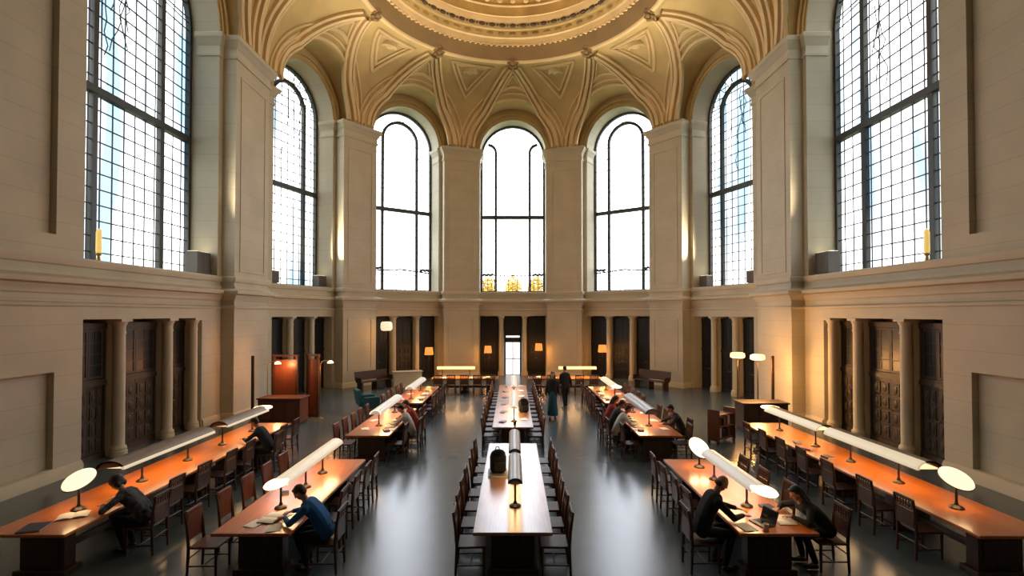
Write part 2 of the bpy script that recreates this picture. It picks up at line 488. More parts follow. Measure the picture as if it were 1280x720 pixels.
for i, tp in enumerate(pils):
    N = Vector((sin(tp), cos(tp), 0)); T = Vector((cos(tp), -sin(tp), 0)); C = Vector((0, YC, 0))+N*RP
    P = PF((C, T, N))
    pm = MB(); vs = []
    for z in (0, SP+.02):
        for (uu, d) in ((-PW, 0), (PW, 0), (PW, 1.25), (-PW, 1.25)): vs.append(P(uu, d, z))
    pm.add(vs, [(0, 1, 2, 3), (4, 5, 6, 7), (0, 1, 5, 4), (2, 3, 7, 6), (1, 2, 6, 5), (0, 3, 7, 4)])
    pm.build('pilaster', M['stone'], wa)
    pm = MB()
    for (za, zb) in ((5.7, 13.1), (.9, 3.7)):
        for (a, b, c, d) in ((-.8, -.74, za, zb), (.74, .8, za, zb), (-.74, .74, za, za+.06), (-.74, .74, zb-.06, zb)):
            vs = []
            for z in (c, d):
                for (uu, dd) in ((a, -.025), (b, -.025), (b, .01), (a, .01)): vs.append(P(uu, dd, z))
            pm.add(vs, [(0, 1, 2, 3), (4, 5, 6, 7), (0, 1, 5, 4), (2, 3, 7, 6), (1, 2, 6, 5), (0, 3, 7, 4)])
    pm.build('panel_moulding', M['stone_plain'], wa)
    b0, b1 = bays[i], bays[i+1]
    c0, j0 = bay_pilaster_pts(tp, b0); c1, j1 = bay_pilaster_pts(tp, b1)
    mm = MB()
    sweep(mm, [jamb(b0, HW, .8), jamb(b0, HW), P2(j0), P2(c0), P2(c1), P2(j1), jamb(b1, -HW), jamb(b1, -HW, .8)], IMPOST)
    mm.build('impost_capital', M['stone_plain'], wa)
    mm = MB(); sweep(mm, [jamb(b0, HW), P2(j0), P2(c0), P2(c1), P2(j1), jamb(b1, -HW)], BASE); mm.build('baseboard', M['stone_plain'], wa)
    # panel strip of the wall beside the pilaster
pts = [edge90(-1)[3]]
for i, tp in enumerate(pils):
    c0, j0 = bay_pilaster_pts(tp, bays[i]); c1, j1 = bay_pilaster_pts(tp, bays[i+1])
    pts += [P2(j0), P2(c0), P2(c1), P2(j1)]
pts += [edge90(1)[3]]
for nmm, prof in (('cornice', CORNICE), ('fillet_moulding', FILLET), ('sill_moulding', SILLM)):
    mm = MB(); sweep(mm, pts, prof); mm.build(nmm, M['stone_plain'], wa)
# wall behind the viewer
mb = MB(); mb.box(-13.6, 13.6, -3.3, -3.0, 0, 18.6); tag(mb.build('wall_near', M['wood']), kind='structure')

# ------------------------------------------------------------------ ceiling: cove with lunettes, ribs, ring, dome
RR = 6.9; ZR = 18.5; A0 = 10.58; CS = SP+.05
def cove_r(t): return RR+(A0-RR)*cos(t)
def cove_z(t): return CS+(ZR-CS)*sin(t)
def cove_at(r):
    if r >= A0: return CS
    c = min(1, max(0, (r-RR)/(A0-RR))); return CS+(ZR-CS)*sqrt(1-c*c)
def lun(u, rho): return SP+sqrt(rho*rho-u*u) if abs(u) < rho else -9
def ceil_z(r, th):
    k = round(th/rad(36)); k = max(-2, min(2, k)); dl = th-k*rad(36)
    return max(cove_at(r), lun(r*sin(dl), RHO))
mb = MB()
NT = 42; NA = 460
ths = [rad(-90)+rad(180)*i/NA for i in range(NA+1)]
rows = []
ts = [pi/2*(j/NT)**1.0 for j in range(NT+1)]
for th in ths:
    k = max(-2, min(2, round(th/rad(36)))); dl = th-k*rad(36)
    row = []
    rw = R/cos(dl)+.04
    rl = [rw, rw*.5+A0*.5, A0+.002]+[cove_r(t) for t in ts]
    for r in rl:
        row.append((r*sin(th), YC+r*cos(th), ceil_z(r, th)))
    rows.append(row)
nr = len(rows[0])
vs = [p for row in rows for p in row]
mb.add(vs, [(i*nr+j, (i+1)*nr+j, (i+1)*nr+j+1, i*nr+j+1) for i in range(NA) for j in range(nr-1)])
for sx in (-1, 1):
    NY = 200; rows = []
    for i in range(NY+1):
        y = -3.05+(YC+3.05)*i/NY
        rl = [R+.04, (R+A0)/2, A0+.002]+[cove_r(t) for t in ts]
        rows.append([(sx*r, y, max(cove_at(r), lun(y-BC, RHOB))) for r in rl])
    vs = [p for row in rows for p in row]
    mb.add(vs, [(i*nr+j, (i+1)*nr+j, (i+1)*nr+j+1, i*nr+j+1) for i in range(NY) for j in range(nr-1)])
NB = 72
vs = []
for i in range(NB+1):
    th = pi/2+pi*i/NB
    s, c = abs(sin(th)), abs(cos(th))
    rb = min(RR/max(s, 1e-6), (YC+3.05)/max(c, 1e-6))
    for r in (RR, rb): vs.append((r*sin(th), YC+r*cos(th), ZR))
mb.add(vs, [(2*i, 2*i+2, 2*i+3, 2*i+1) for i in range(NB)])
ceil = mb.build('ceiling', M['plaster'], ang=30); tag(ceil, kind='structure')

def on_vault(th, t, off=0.):
    r = cove_r(t); z = cove_z(t)
    k = max(-2, min(2, round(th/rad(36)))); dl = th-k*rad(36)
    z = max(z, lun(r*sin(dl), RHO))
    # normal of the cove (pointing into the room)
    nr_ = -cos(t)*(ZR-CS); nz_ = -sin(t)*(A0-RR); l = sqrt(nr_*nr_+nz_*nz_)
    r += nr_/l*off; z += nz_/l*off
    return Vector((r*sin(th), YC+r*cos(th), z))
def vault_path(fn, n=26): return [fn(i/(n-1)) for i in range(n)]
def ribbon(mb, cen, wid, heights):
    """banded rib: cen(s)->(th,t); cross-section across the rib made of ridges"""
    n = 30; rows = []
    for i in range(n):
        s = i/(n-1); th, t = cen(s)
        th2, t2 = cen(min(1, s+.01)); th1, t1 = cen(max(0, s-.01))
        p = on_vault(th, t); tg = (on_vault(th2, t2)-on_vault(th1, t1)).normalized()
        nn = (on_vault(th, t, .1)-p).normalized(); sd = tg.cross(nn).normalized()
        rows.append([p+sd*(x*wid(s))+nn*h for x, h in heights])
    m = len(heights)
    mb.add([q for r_ in rows for q in r_], [(i*m+j, (i+1)*m+j, (i+1)*m+j+1, i*m+j+1) for i in range(n-1) for j in range(m-1)])
RIB = [(-1, -.05), (-1, .14), (-.62, .17), (-.56, .03), (-.30, .03), (-.25, .24), (.25, .24), (.30, .03), (.56, .03), (.62, .17), (1, .14), (1, -.05)]
ribends = []
for tp_deg in (-90, -54, -18, 18, 54, 90):
    for sg in (-1, 1):
        tr = tp_deg+18*sg
        if abs(tr) > 80: continue
        ribends.append((tp_deg, tr, sg))
for tp_deg, tr, sg in ribends:
    mb = MB()
    cen = lambda s, a=tp_deg, sg=sg: (rad(a+sg*(2.4+(18-2.4-1.2)*s**1.15)), rad(1+80*s))
    ribbon(mb, cen, lambda s: .40-.12*s, RIB)
    mb.build('rib', M['plaster_rib'], ceil)
# ribs of the straight cove beside the apse
def on_straight(sx, y, t, off=0.):
    r = cove_r(t)-cos(t)*off; z = max(cove_z(t), lun(y-BC, RHOB))-sin(t)*off
    return Vector((sx*r, y, z))
for sx in (-1, 1):
    for ya, yb in ((21.3, 21.3), (20.7, 19.0), (20.0, 16.4)):
        mb = MB(); rows = []
        for i in range(30):
            s_ = i/29; t_ = rad(1+84*s_); y = ya+(yb-ya)*s_**1.3
            p = on_straight(sx, y, t_); nn = (on_straight(sx, y, t_, .1)-p).normalized()
            rows.append([p+Vector((0, x*.34, 0))+nn*h for x, h in RIB])
        m = len(RIB); mb.add([q for r_ in rows for q in r_], [(i*m+j, (i+1)*m+j, (i+1)*m+j+1, i*m+j+1) for i in range(29) for j in range(m-1)])
        mb.build('rib', M['plaster_rib'], ceil)
# rib that carries the arch over the big side window
for sx in (-1, 1):
    mb = MB()
    for rr_, dd in ((RHOB+.12, -.12), (RHOB+.42, -.12)):
        pth = []
        for k in range(31):
            a = pi*k/30; y = BC+rr_*cos(a); z = SP+rr_*sin(a)
            # distance from the wall where the cove reaches this height
            s_ = min(1, max(0, (z-CS)/(ZR-CS))); xx = RR+(A0-RR)*sqrt(1-s_*s_)
            pth.append((sx*(xx-.02), y, z))
        mb.tube(pth, .10, 8)
    mb.build('arch_rib', M['plaster_rib'], ceil)
# triangular panels with a disc, between the ribs below the ring
for tp_deg in (-90, -54, -18, 18, 54, 90):
    if abs(tp_deg) == 90: continue
    mb = MB()
    tri = [(0, 44), (9.2, 79), (-9.2, 79)]
    for sc_, rr_ in ((1, .09), (.72, .07)):
        cx, cy = 0, 69
        pts = []
        for k in range(3):
            a, b = tri[k], tri[(k+1) % 3]
            for q in range(10):
                f = q/10; th_ = a[0]+(b[0]-a[0])*f; t_ = a[1]+(b[1]-a[1])*f
                pts.append(on_vault(rad(tp_deg+cx+(th_-cx)*sc_), rad(cy+(t_-cy)*sc_), .03))
        pts.append(pts[0]); mb.tube(pts, rr_, 6, False)
    mb.build('triangle_panel', M['plaster_rib'], ceil)
    mb = MB(); c = on_vault(rad(tp_deg), rad(71)); n_ = (on_vault(rad(tp_deg), rad(70), .1)-c).normalized()
    q = n_.to_track_quat('Z', 'Y').to_matrix().to_4x4(); T = Matrix.Translation(c+n_*.07) @ q
    mb.lathe([(.42, -.14), (.42, .06), (.34, .10), (.30, .04), (.20, .03), (.16, .10), (.07, .14), (0, .15)], 24, mat=T)
    mb.build('medallion', M['plaster_rib'], ceil)
for tr in (-72, -36, 0, 36, 72):
    mb = MB()
    tri = [(0, 76), (5.6, 52), (-5.6, 52)]
    for sc_, rr_ in ((1, .08), (.66, .06)):
        cy = 60; pts = []
        for k in range(3):
            a, b = tri[k], tri[(k+1) % 3]
            for q in range(10):
                f = q/10; th_ = a[0]+(b[0]-a[0])*f; t_ = a[1]+(b[1]-a[1])*f
                if k == 1: t_ += 5*sin(pi*f)
                pts.append(on_vault(rad(tr+th_*sc_), rad(cy+(t_-cy)*sc_), .03))
        pts.append(pts[0]); mb.tube(pts, rr_, 6, False)
    mb.build('triangle_panel', M['plaster_rib'], ceil)
    # groin moulding following the lunette's meeting with the cove
    for off_ in (.0, .22, .46):
        mb = MB(); pts = []
        rho = RHO+.10+off_
        for k in range(41):
            a = pi*k/40; u = rho*cos(a); z = SP+rho*sin(a)
            s_ = min(.999, max(0, (z-CS)/(ZR-CS))); r = RR+(A0-RR)*sqrt(1-s_*s_)
            dl = math.asin(max(-1, min(1, u/r)))
            r -= .02
            pts.append((r*sin(rad(tr)+dl), YC+r*cos(rad(tr)+dl), z-.02))
        mb.tube(pts, .085 if off_ == 0 else .06, 8); mb.build('arch_rib', M['plaster_rib'], ceil)
    # boss (rosette) where the ribs meet the ring
    mb = MB(); th = rad(tr); c = Vector(((RR+.12)*sin(th), YC+(RR+.12)*cos(th), ZR-.05))
    n_ = (Vector((0, YC, 0))+Vector((0, 0, 14.0))-c).normalized()
    T = Matrix.Translation(c+n_*.12) @ n_.to_track_quat('Z', 'Y').to_matrix().to_4x4()
    for k in range(8):
        a = 2*pi*k/8; mb.ell(T @ Vector((.24*cos(a), .24*sin(a), .06)), (.12, .12, .09), None, 8, 6)
    mb.ell(T @ Vector((0, 0, .10)), (.16, .16, .14), None, 10, 8)
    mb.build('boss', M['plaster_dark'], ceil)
# ring and dome (turned about the centre)
def ring(name, prof, mat, n=120):
    mb = MB(); mb.lathe(prof, n, (0, YC, 0)); return mb.build(name, mat, ceil)
ring('ring_moulding', [(RR+.16, ZR-.01), (RR+.12, ZR-.14), (RR, ZR-.20), (RR-.10, ZR-.16), (RR-.14, ZR-.08)], M['plaster_rib'])
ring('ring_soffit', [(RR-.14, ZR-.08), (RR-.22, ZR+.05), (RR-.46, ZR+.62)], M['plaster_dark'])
ring('ring_moulding', [(RR-.46, ZR+.62), (RR-.56, ZR+.60), (RR-.62, ZR+.70), (RR-.66, ZR+.86), (RR-.78, ZR+.90)], M['plaster_rib'])
ring('dome', [(RR-.78, ZR+.90), (RR-.86, ZR+1.22), (RR-.98, ZR+1.26), (RR-1.04, ZR+1.5)], M['plaster'])
ring('ring_moulding', [(RR-1.04, ZR+1.5), (RR-1.12, ZR+1.49), (RR-1.18, ZR+1.57), (RR-1.22, ZR+1.78), (RR-1.30, ZR+1.80)], M['plaster_rib'])
prof = []
for k in range(14):
    a = pi/2*k/13
    prof.append(((RR-1.30)*cos(a), ZR+1.80+3.0*sin(a)))
ring('dome', prof, M['gold'])
for zz, rr_ in ((.5, .06), (.95, .08), (1.5, .06)):
    a = math.asin(zz/3.0); r_ = (RR-1.30)*cos(a)-.02; mb = MB()
    mb.lathe([(r_+rr_*cos(q), ZR+1.80+zz+rr_*sin(q)) for q in [2*pi*k/8 for k in range(9)]], 120, (0, YC, 0))
    mb.build('ring_moulding', M['plaster_rib'], ceil)
mb = MB()
for k in range(132):
    a = 2*pi*k/132; T_ = Matrix.Translation((0, YC, 0)) @ Matrix.Rotation(a, 4, 'Z')
    mb.box(RR-.64, RR-.53, -.055, .055, ZR+.50, ZR+.61, T_)
mb.build('dentil_band', M['plaster_rib'], ceil)
mb = MB()
for k in range(60):
    a = 2*pi*k/60; r_ = RR-.84; c = Vector((r_*sin(a), YC+r_*cos(a), ZR+1.07)); mb.ell(c, (.20, .05, .11), Matrix.Rotation(-a, 4, 'Z'), 10, 6)
mb.build('relief_band', M['gold'], ceil)
mb = MB()
NBE = 64
for k in range(NBE):
    a = 2*pi*k/NBE; r_ = RR-1.10; c = Vector((r_*sin(a), YC+r_*cos(a), ZR+1.40))
    mb.ell(c, (.19, .09, .10), Matrix.Rotation(-a, 4, 'Z'), 10, 6)
    a += pi/NBE; c = Vector((r_*sin(a), YC+r_*cos(a), ZR+1.40)); mb.ell(c, (.06, .06, .06), None, 6, 4)
mb.build('bead_moulding', M['bead'], ceil)
mb = MB()
for k in range(48):
    a = 2*pi*k/48
    for zz in (.72, 1.22):
        s_ = math.asin(zz/3.0); r_ = (RR-1.30)*cos(s_)-.03
        c = Vector((r_*sin(a), YC+r_*cos(a), ZR+1.80+zz)); mb.ell(c, (.15, .07, .13), Matrix.Rotation(-a, 4, 'Z'), 8, 6)
mb.build('rosette_band', M['plaster_rib'], ceil)

# ------------------------------------------------------------------ windows
def window(n, P, h, style):
    """P(u,d,z) with d=0 on the glass plane, +d outside"""
    root = bpy.data.objects.new('window_%d' % n, None); COL.objects.link(root); tag(root, kind='structure')
    z0 = SILL; zt = 10.44; mu = (.53 if h < 2.5 else .475)*h
    def bar(mb, u0, u1, z0_, z1_, d0=-.09, d1=.09):
        vs = []
        for z in (z0_, z1_):
            for (u, d) in ((u0, d0), (u1, d0), (u1, d1), (u0, d1)): vs.append(P(u, d, z))
        mb.add(vs, [(0, 1, 2, 3), (4, 5, 6, 7), (0, 1, 5, 4), (2, 3, 7, 6), (1, 2, 6, 5), (0, 3, 7, 4)])
    def arc(mb, uc, zc, r0, r1, a0, a1, d0, d1, n=24):
        for k in range(n):
            a = a0+(a1-a0)*k/n; b = a0+(a1-a0)*(k+1)/n
            q = lambda r, t, d: P(uc+r*cos(t), d, zc+r*sin(t))
            mb.quad(q(r0, a, d0), q(r1, a, d0), q(r1, b, d0), q(r0, b, d0))
            mb.quad(q(r0, a, d1), q(r1, a, d1), q(r1, b, d1), q(r0, b, d1))
            mb.quad(q(r0, a, d0), q(r0, b, d0), q(r0, b, d1), q(r0, a, d1))
            mb.quad(q(r1, a, d0), q(r1, b, d0), q(r1, b, d1), q(r1, a, d1))
    mb = MB(); fw = .13
    bar(mb, -h, -h+fw, z0, SP); bar(mb, h-fw, h, z0, SP); bar(mb, -h+fw, h-fw, z0, z0+.1)
    arc(mb, 0, SP, h-fw, h+.05, 0, pi, -.09, .09, 48)
    mb.build('window_frame', M['iron'], root)
    top = SP+.35 if style != 'grid' else SP+.2
    for s in (-1, 1):
        mb = MB(); bar(mb, s*mu-.085, s*mu+.085, z0+.1, top, -.08, .08)
        if style == 'hook':
            r = h-mu-.06
            if s > 0: arc(mb, mu+r*.55, top, r*.55-.085, r*.55+.085, pi/2, pi, -.08, .08, 12)
            else: arc(mb, -mu-r*.55, top, r*.55-.085, r*.55+.085, 0, pi/2, -.08, .08, 12)
        mb.build('mullion', M['iron'], root)
    if style != 'hook':
        mb = MB(); arc(mb, 0, top, mu-.085, mu+.085, 0, pi, -.08, .08, 30); mb.build('inner_arch', M['iron'], root)
    mb = MB(); bar(mb, -h+fw, h-fw, zt-.11, zt+.11, -.11, .11); mb.build('transom', M['iron'], root)
    # leading
    mb = MB(); rows_ = .72 if style in ('hook', 'plain') else .46
    def halfw(z): return h-fw if z <= SP else sqrt(max(0, (h-fw)**2-(z-SP)**2))
    z = z0+rows_*.8
    tk = .012 if style in ('hook', 'plain') else .017
    while z < SP+h-.3:
        if abs(z-zt) > .15: bar(mb, -halfw(z), halfw(z), z-tk, z+tk, -.015, .015)
        z += rows_
    if style == 'grid':
        nv = 10 if h < 2.5 else 13
        for k in range(1, nv):
            u = -h+2*h*k/nv
            zz = SP+sqrt(max(0, (h-fw)**2-u*u)); bar(mb, u-.014, u+.014, z0, zz, -.015, .015)
        rnd = random.Random(n)
        for q in range(5):          # wandering leads of the figured glass
            u = rnd.uniform(-.8, .8)*mu; z = rnd.uniform(zt+.6, SP-1.); pts = [P(u, -.01, z)]
            for _ in range(6):
                u += rnd.uniform(-.22, .22); z += rnd.uniform(.2, .5); pts.append(P(u, -.01, z))
            mb.tube(pts, .016, 5)
        for k in range(13):         # ring lights between the two arches
            a = pi*(k+.5)/13; mb.tube([P((mu+.08)*cos(a), 0, top+(mu+.08)*sin(a)), P((h-.1)*cos(a), 0, SP+(h-.1)*sin(a))], .02, 5)
    mb.build('leading', M['lead'], root, smooth=False)
    mb = MB(); vs = [P(-h+.05, .02, z0), P(h-.05, .02, z0)]+[P((h-.05)*cos(pi*k/40), .02, SP+(h-.05)*sin(pi*k/40)) for k in range(41)]
    mb.add(vs, [tuple(range(len(vs)))])
    mb.build('pane', M['glass_blue'] if style == 'grid' else M['glass_clear'], root, smooth=False)
    if style in ('hook', 'plain'):   # low iron guard rail inside the foot of the window
        mb = MB(); zr = 6.55 if style == 'hook' else 6.75
        pts = []
        for k in range(25):
            f = k/24; u = -h+.14+(2*h-.28)*f; pts.append(P(u, -.2, zr-(.18*abs(f-.5)*2 if style == 'plain' else .0)))
        mb.tube(pts, .045, 6)
        for k in range(15):
            u = -h+.2+(2*h-.4)*k/14; mb.tube([P(u, -.2, z0), P(u, -.2, zr)], .022, 5)
        for k in (-1, 1):
            for q in range(6): mb.ell(P(k*(h-.45)+.13*(q-2.5), -.2, zr+.04*(q % 2)), (.11, .05, .08), None, 8, 6)
        mb.tube([P(-h+.14, -.2, zr-.35), P(h-.14, -.2, zr-.35)], .02, 6)
        mb.build('guard_rail', M['iron'], root)
    # daylight portal at the glass
    L = bpy.data.lights.new('sky_portal', 'AREA'); L.shape = 'RECTANGLE'; L.size = 2*h; L.size_y = SP+h-z0
    L.cycles.is_portal = True
    lo = bpy.data.objects.new('sky_portal', L); COL.objects.link(lo)
    c = P(0, .15, (z0+SP+h)/2); n_ = (P(0, 1, 0)-P(0, 0, 0)).normalized()
    lo.matrix_world = Matrix.Translation(c) @ n_.to_track_quat('Z', 'Y').to_matrix().to_4x4()
    return root
n = 1
for sx in (-1,):
    window(n, (lambda u, d, z: Vector((-(R+REV+d), BC+u, z))), BH, 'grid'); n += 1
for th, st in zip(bays, ('grid', 'plain', 'hook', 'plain', 'grid')):
    C, T, N = frame(th)
    window(n, (lambda u, d, z, C=C, T=T, N=N: C+T*u+N*(REV+d)+Vector((0, 0, z))), HW, st); n += 1
window(n, (lambda u, d, z: Vector((R+REV+d, BC-u, z))), BH, 'grid')

# ------------------------------------------------------------------ trees outside the middle window
rnd = random.Random(3)
tree_lab = ['yellow autumn tree outside the middle window, %s from the left' % q for q in ORD[:5]]
for i, x in enumerate((-3.9, -1.95, 0, 1.95, 3.9)):
    t = thing('autumn_tree', tree_lab[i], 'tree', (x, 42.5, -.6), 0, 'autumn trees outside the middle window')
    mb = MB(); mb.tube([(0, 0, 0), (.05, 0, 2.5), (0, .05, 5.5)], [.2, .16, .07], 8)
    for k in range(5):
        a = k*1.3; mb.tube([(0, 0, 3.2+.4*k), (.7*cos(a), .7*sin(a), 4.4+.4*k)], [.07, .03], 6)
    mb.build('trunk', M['bark'], t)
    mb = MB()
    for k in range(1500):
        a = rnd.uniform(0, 2*pi); h_ = rnd.uniform(-1, 1); q = rnd.random()**.4
        r_ = .80*sqrt(1-h_*h_)*q
        c = Vector((r_*cos(a), r_*sin(a), 6.3+1.45*h_*q)); s_ = rnd.uniform(.09, .15)
        T = Matrix.Translation(c) @ Matrix.Rotation(rnd.uniform(0, 6), 4, 'Z') @ Matrix.Rotation(rnd.uniform(0, 3), 4, 'X')
        mb.add([T @ Vector(p) for p in ((-s_, 0, 0), (0, -s_*.5, .01), (s_, 0, 0), (0, s_*.5, .01))], [(0, 1, 2, 3)])
    mb.build('foliage', M['leaf'], t, smooth=False)

# ------------------------------------------------------------------ cabinets in the wall openings
def cabinet(name, label, cat, loc, rz, w, h, mats, group, glazed=False):
    body, door, dark = mats
    t = thing(name, label, cat, loc, rz, group)
    mb = MB(); mb.box(-w/2, w/2, .03, .40, 0, h); mb.build('body', dark, t)
    mb = MB(); mb.box(-w/2, w/2, -.03, .03, 0, .16); mb.box(-w/2, w/2, -.05, .03, 2.02, 2.14); mb.box(-w/2+.02, w/2-.02, -.03, .03, 2.14, 2.20)
    mb.box(-w/2, w/2, -.04, .03, h-.16, h); mb.box(-w/2, -w/2+.07, -.012, .03, .16, h-.16); mb.box(w/2-.07, w/2, -.012, .03, .16, h-.16)
    mb.build('face_frame', body, t)
    nd = 2 if w > .9 else 1
    dw = (w-.16)/nd
    for k in range(nd):
        x0 = -w/2+.08+k*dw+.005; x1 = x0+dw-.01
        mb = MB(); mb.box(x0, x1, 0, .03, .17, 2.01)
        npz = 4
        for q in range(npz):
            za = .24+q*(1.74/npz); zb = za+1.74/npz-.08
            for (a, b) in ((x0+.06, (x0+x1)/2-.025), ((x0+x1)/2+.025, x1-.06)):
                mb.box(a, b, -.025, 0, za, zb, bev=.012)
                mb.ell(((a+b)/2, -.025, (za+zb)/2), (min(.09, (b-a)*.3), .025, .13), None, 8, 6)
        d = mb.build('door', door, t)
        kb = MB(); kb.ell((x1-.035 if k == 0 else x0+.035, -.03, 1.1), (.018, .025, .018), None, 8, 6); kb.build('knob', M['brass'], d)
        mb = MB()
        fr_ = .06
        z0, z1 = 2.22, h-.18
        mb.box(x0, x0+fr_, -.005, .03, z0, z1); mb.box(x1-fr_, x1, -.005, .03, z0, z1)
        mb.box(x0+fr_, x1-fr_, -.005, .03, z0, z0+fr_); mb.box(x0+fr_, x1-fr_, -.005, .03, z1-fr_, z1)
        nx = 2; nz = 4
        for q in range(1, nx):
            x = x0+fr_+(x1-x0-2*fr_)*q/nx; mb.box(x-.02, x+.02, 0, .025, z0+fr_, z1-fr_)
        for q in range(1, nz):
            z = z0+fr_+(z1-z0-2*fr_)*q/nz; mb.box(x0+fr_, x1-fr_, 0, .025, z-.02, z+.02)
        u = mb.build('upper_door', door, t)
        mb = MB(); mb.box(x0+fr_, x1-fr_, .012, .018, z0+fr_, z1-fr_); mb.build('glass', M['dark_glass'], u)
    return t
cm = (M['carved'], M['carved'], M['black_wood'])
for sx, side in ((-1, 'left'), (1, 'right')):
    for (y0, y1, lab) in ((13.19, 14.37, 'nearest of the three'), (14.63, 16.39, 'wide middle one of the three'), (16.65, 17.81, 'farthest of the three')):
        cabinet('carved_cabinet', 'carved oak cabinet behind the %s wall columns, %s' % (side, lab), 'cabinet',
                (sx*(R+.47), (y0+y1)/2, 0), rad(-90)*sx, y1-y0, 3.74, cm, 'carved cabinets behind the side wall columns')
dm = (M['black_wood'], M['black_wood'], M['black_wood'])
names_b = {-72: 'under the far left tinted window', -36: 'under the left back window', 0: 'under the middle back window', 36: 'under the right back window', 72: 'under the far right tinted window'}
for th in bays:
    P = PF(frame(th)); deg = round(math.degrees(th))
    for u, lab in ((-1.525, 'left'), (0, 'middle'), (1.525, 'right')):
        if deg == 0 and u == 0: continue
        p = P(u, .52, 0)
        cabinet('black_bookcase', 'tall near-black bookcase in the %s opening %s' % (lab, names_b[deg]), 'bookcase',
                p, -th, (1.2 if u else 1.24), 3.74, dm, 'dark bookcases in the back openings')
# glowing door in the middle of the back wall
dr = bpy.data.objects.new('door_1', None); COL.objects.link(dr); tag(dr, kind='structure'); dr.location = (0, YC+R+.5, 0)
mb = MB(); mb.box(-.565, -.47, 0, .16, 0, 2.2); mb.box(.47, .565, 0, .16, 0, 2.2); mb.box(-.565, .565, 0, .16, 2.12, 2.42)
mb.box(-.565, .565, 0, .16, 2.56, OPT-.02); mb.box(-.565, -.45, 0, .16, 2.42, 2.56); mb.box(.45, .565, 0, .16, 2.42, 2.56); mb.build('door_frame', M['black_wood'], dr)
mb = MB(); mb.box(-.45, .45, .05, .09, 2.43, 2.55); mb.build('transom_light', M['door_glow'], dr)
mb = MB(); mb.box(-.46, .46, .06, .09, .02, 2.11); leaf = mb.build('door_leaf', M['door_glow'], dr)
mb = MB(); mb.box(-.02, .02, .045, .06, .02, 2.11); mb.box(-.46, .46, .045, .06, 1.02, 1.06); mb.tube([(.1, .02, .85), (.1, .02, 1.3)], .015, 8)
mb.box(.092, .108, .02, .06, .86, .88); mb.box(.092, .108, .02, .06, 1.26, 1.28)
mb.build('glazing_bar', M['grey_paint'], leaf)

# ------------------------------------------------------------------ tables
TH = .75
def make_table(name, label, cx, y0, y1, w, group, top=None, rz=0, npd=None):
    l = y1-y0
    t = thing(name, label, 'table', (cx, (y0+y1)/2, 0), rz, group)
    mb = MB(); mb.box(-w/2, w/2, -l/2, l/2, TH-.05, TH, bev=.012); mb.build('tabletop', top or M['top'], t)
    mb = MB()
    a = w/2-.10; b = l/2-.12
    mb.box(-a, -a+.03, -b, b, .655, TH-.051); mb.box(a-.03, a, -b, b, .655, TH-.051)
    mb.box(-a+.03, a-.03, -b, -b+.03, .655, TH-.051); mb.box(-a+.03, a-.03, b-.03, b, .655, TH-.051)
    mb.build('apron', M['wood'], t)
    n = npd or max(2, round(l/2.2)+1)
    ys = [-l/2+.42+(l-.84)*k/(n-1) for k in range(n)]
    for y in ys:
        mb = MB(); pw = min(.34, w/2-.22)
        mb.box(-pw-.06, pw+.06, y-.17, y+.17, 0, .09, bev=.015)
        mb.box(-pw, pw, y-.11, y+.11, .09, .62, bev=.01)
        mb.box(-pw+.07, pw-.07, y-.125, y+.125, .17, .55, bev=.008)
        mb.box(-pw-.05, pw+.05, y-.15, y+.15, .62, TH-.052, bev=.01)
        mb.build('pedestal', M['wood'], t)
    mb = MB(); mb.box(-.05, .05, ys[0]+.115, ys[-1]-.115, .22, .32, bev=.01); mb.build('stretcher', M['wood'], t)
    return t
XC = 0.0
LT = -3.88; RT = 3.95
WL, WR = -7.2, 7.42
T = {}
def tb(key, *a, **k): T[key] = (a[2], a[3], a[4], a[5]); return make_table(*a, **k)
tb('near centre table', 'library_table', 'long pale-gleaming reading table down the middle, nearest to the viewer', XC, 7.65, 12.9, 1.19, 'tables along the middle aisle', top=M['top_polished'])
tb('middle centre table', 'library_table', 'long pale-gleaming reading table down the middle, second from the viewer', XC, 14.7, 19.1, 1.19, 'tables along the middle aisle', top=M['top_polished'])
tb('far centre table', 'library_table', 'long pale-gleaming reading table down the middle, just before the glowing door', XC, 19.13, 23.4, 1.19, 'tables along the middle aisle', top=M['top_polished'])
for nm, y0, y1 in (('near', 7.62, 11.5), ('middle', 13.7, 17.6), ('far', 18.7, 22.9)):
    for sd, x in (('left', LT), ('right', RT)):
        ex = {'near': 'nearest to the viewer', 'middle': 'second of its three', 'far': 'farthest of its three'}[nm]
        tb('%s %s table' % (nm, sd), 'library_table', 'amber reading table in the row %s of the middle aisle, %s' % (sd, ex), x, y0, y1, 1.18, 'tables beside the middle aisle')
tb('left wall table', 'library_table', 'very long orange-topped table along the left wall under the brown hood lamps', WL, 7.58, 15.3, 1.22, 'long wall tables')
tb('right wall table', 'library_table', 'very long orange-topped table along the right wall under the cream hood lamps', WR, 7.54, 15.3, 1.18, 'long wall tables')
def cross(key, label, x0, x1, y):
    l = x1-x0; T[key] = ((x0+x1)/2, y, l, 1.0)
    make_table('library_table', label, (x0+x1)/2, y-l/2, y+l/2, 1.0, 'cross tables before the back wall', rz=rad(90), npd=3)
cross('left cross table', 'dark reading table set crosswise before the back wall, left of the glowing door', -4.1, -.75, 26.2)
cross('right cross table', 'dark reading table set crosswise before the back wall, right of the glowing door', .8, 4.5, 26.2)

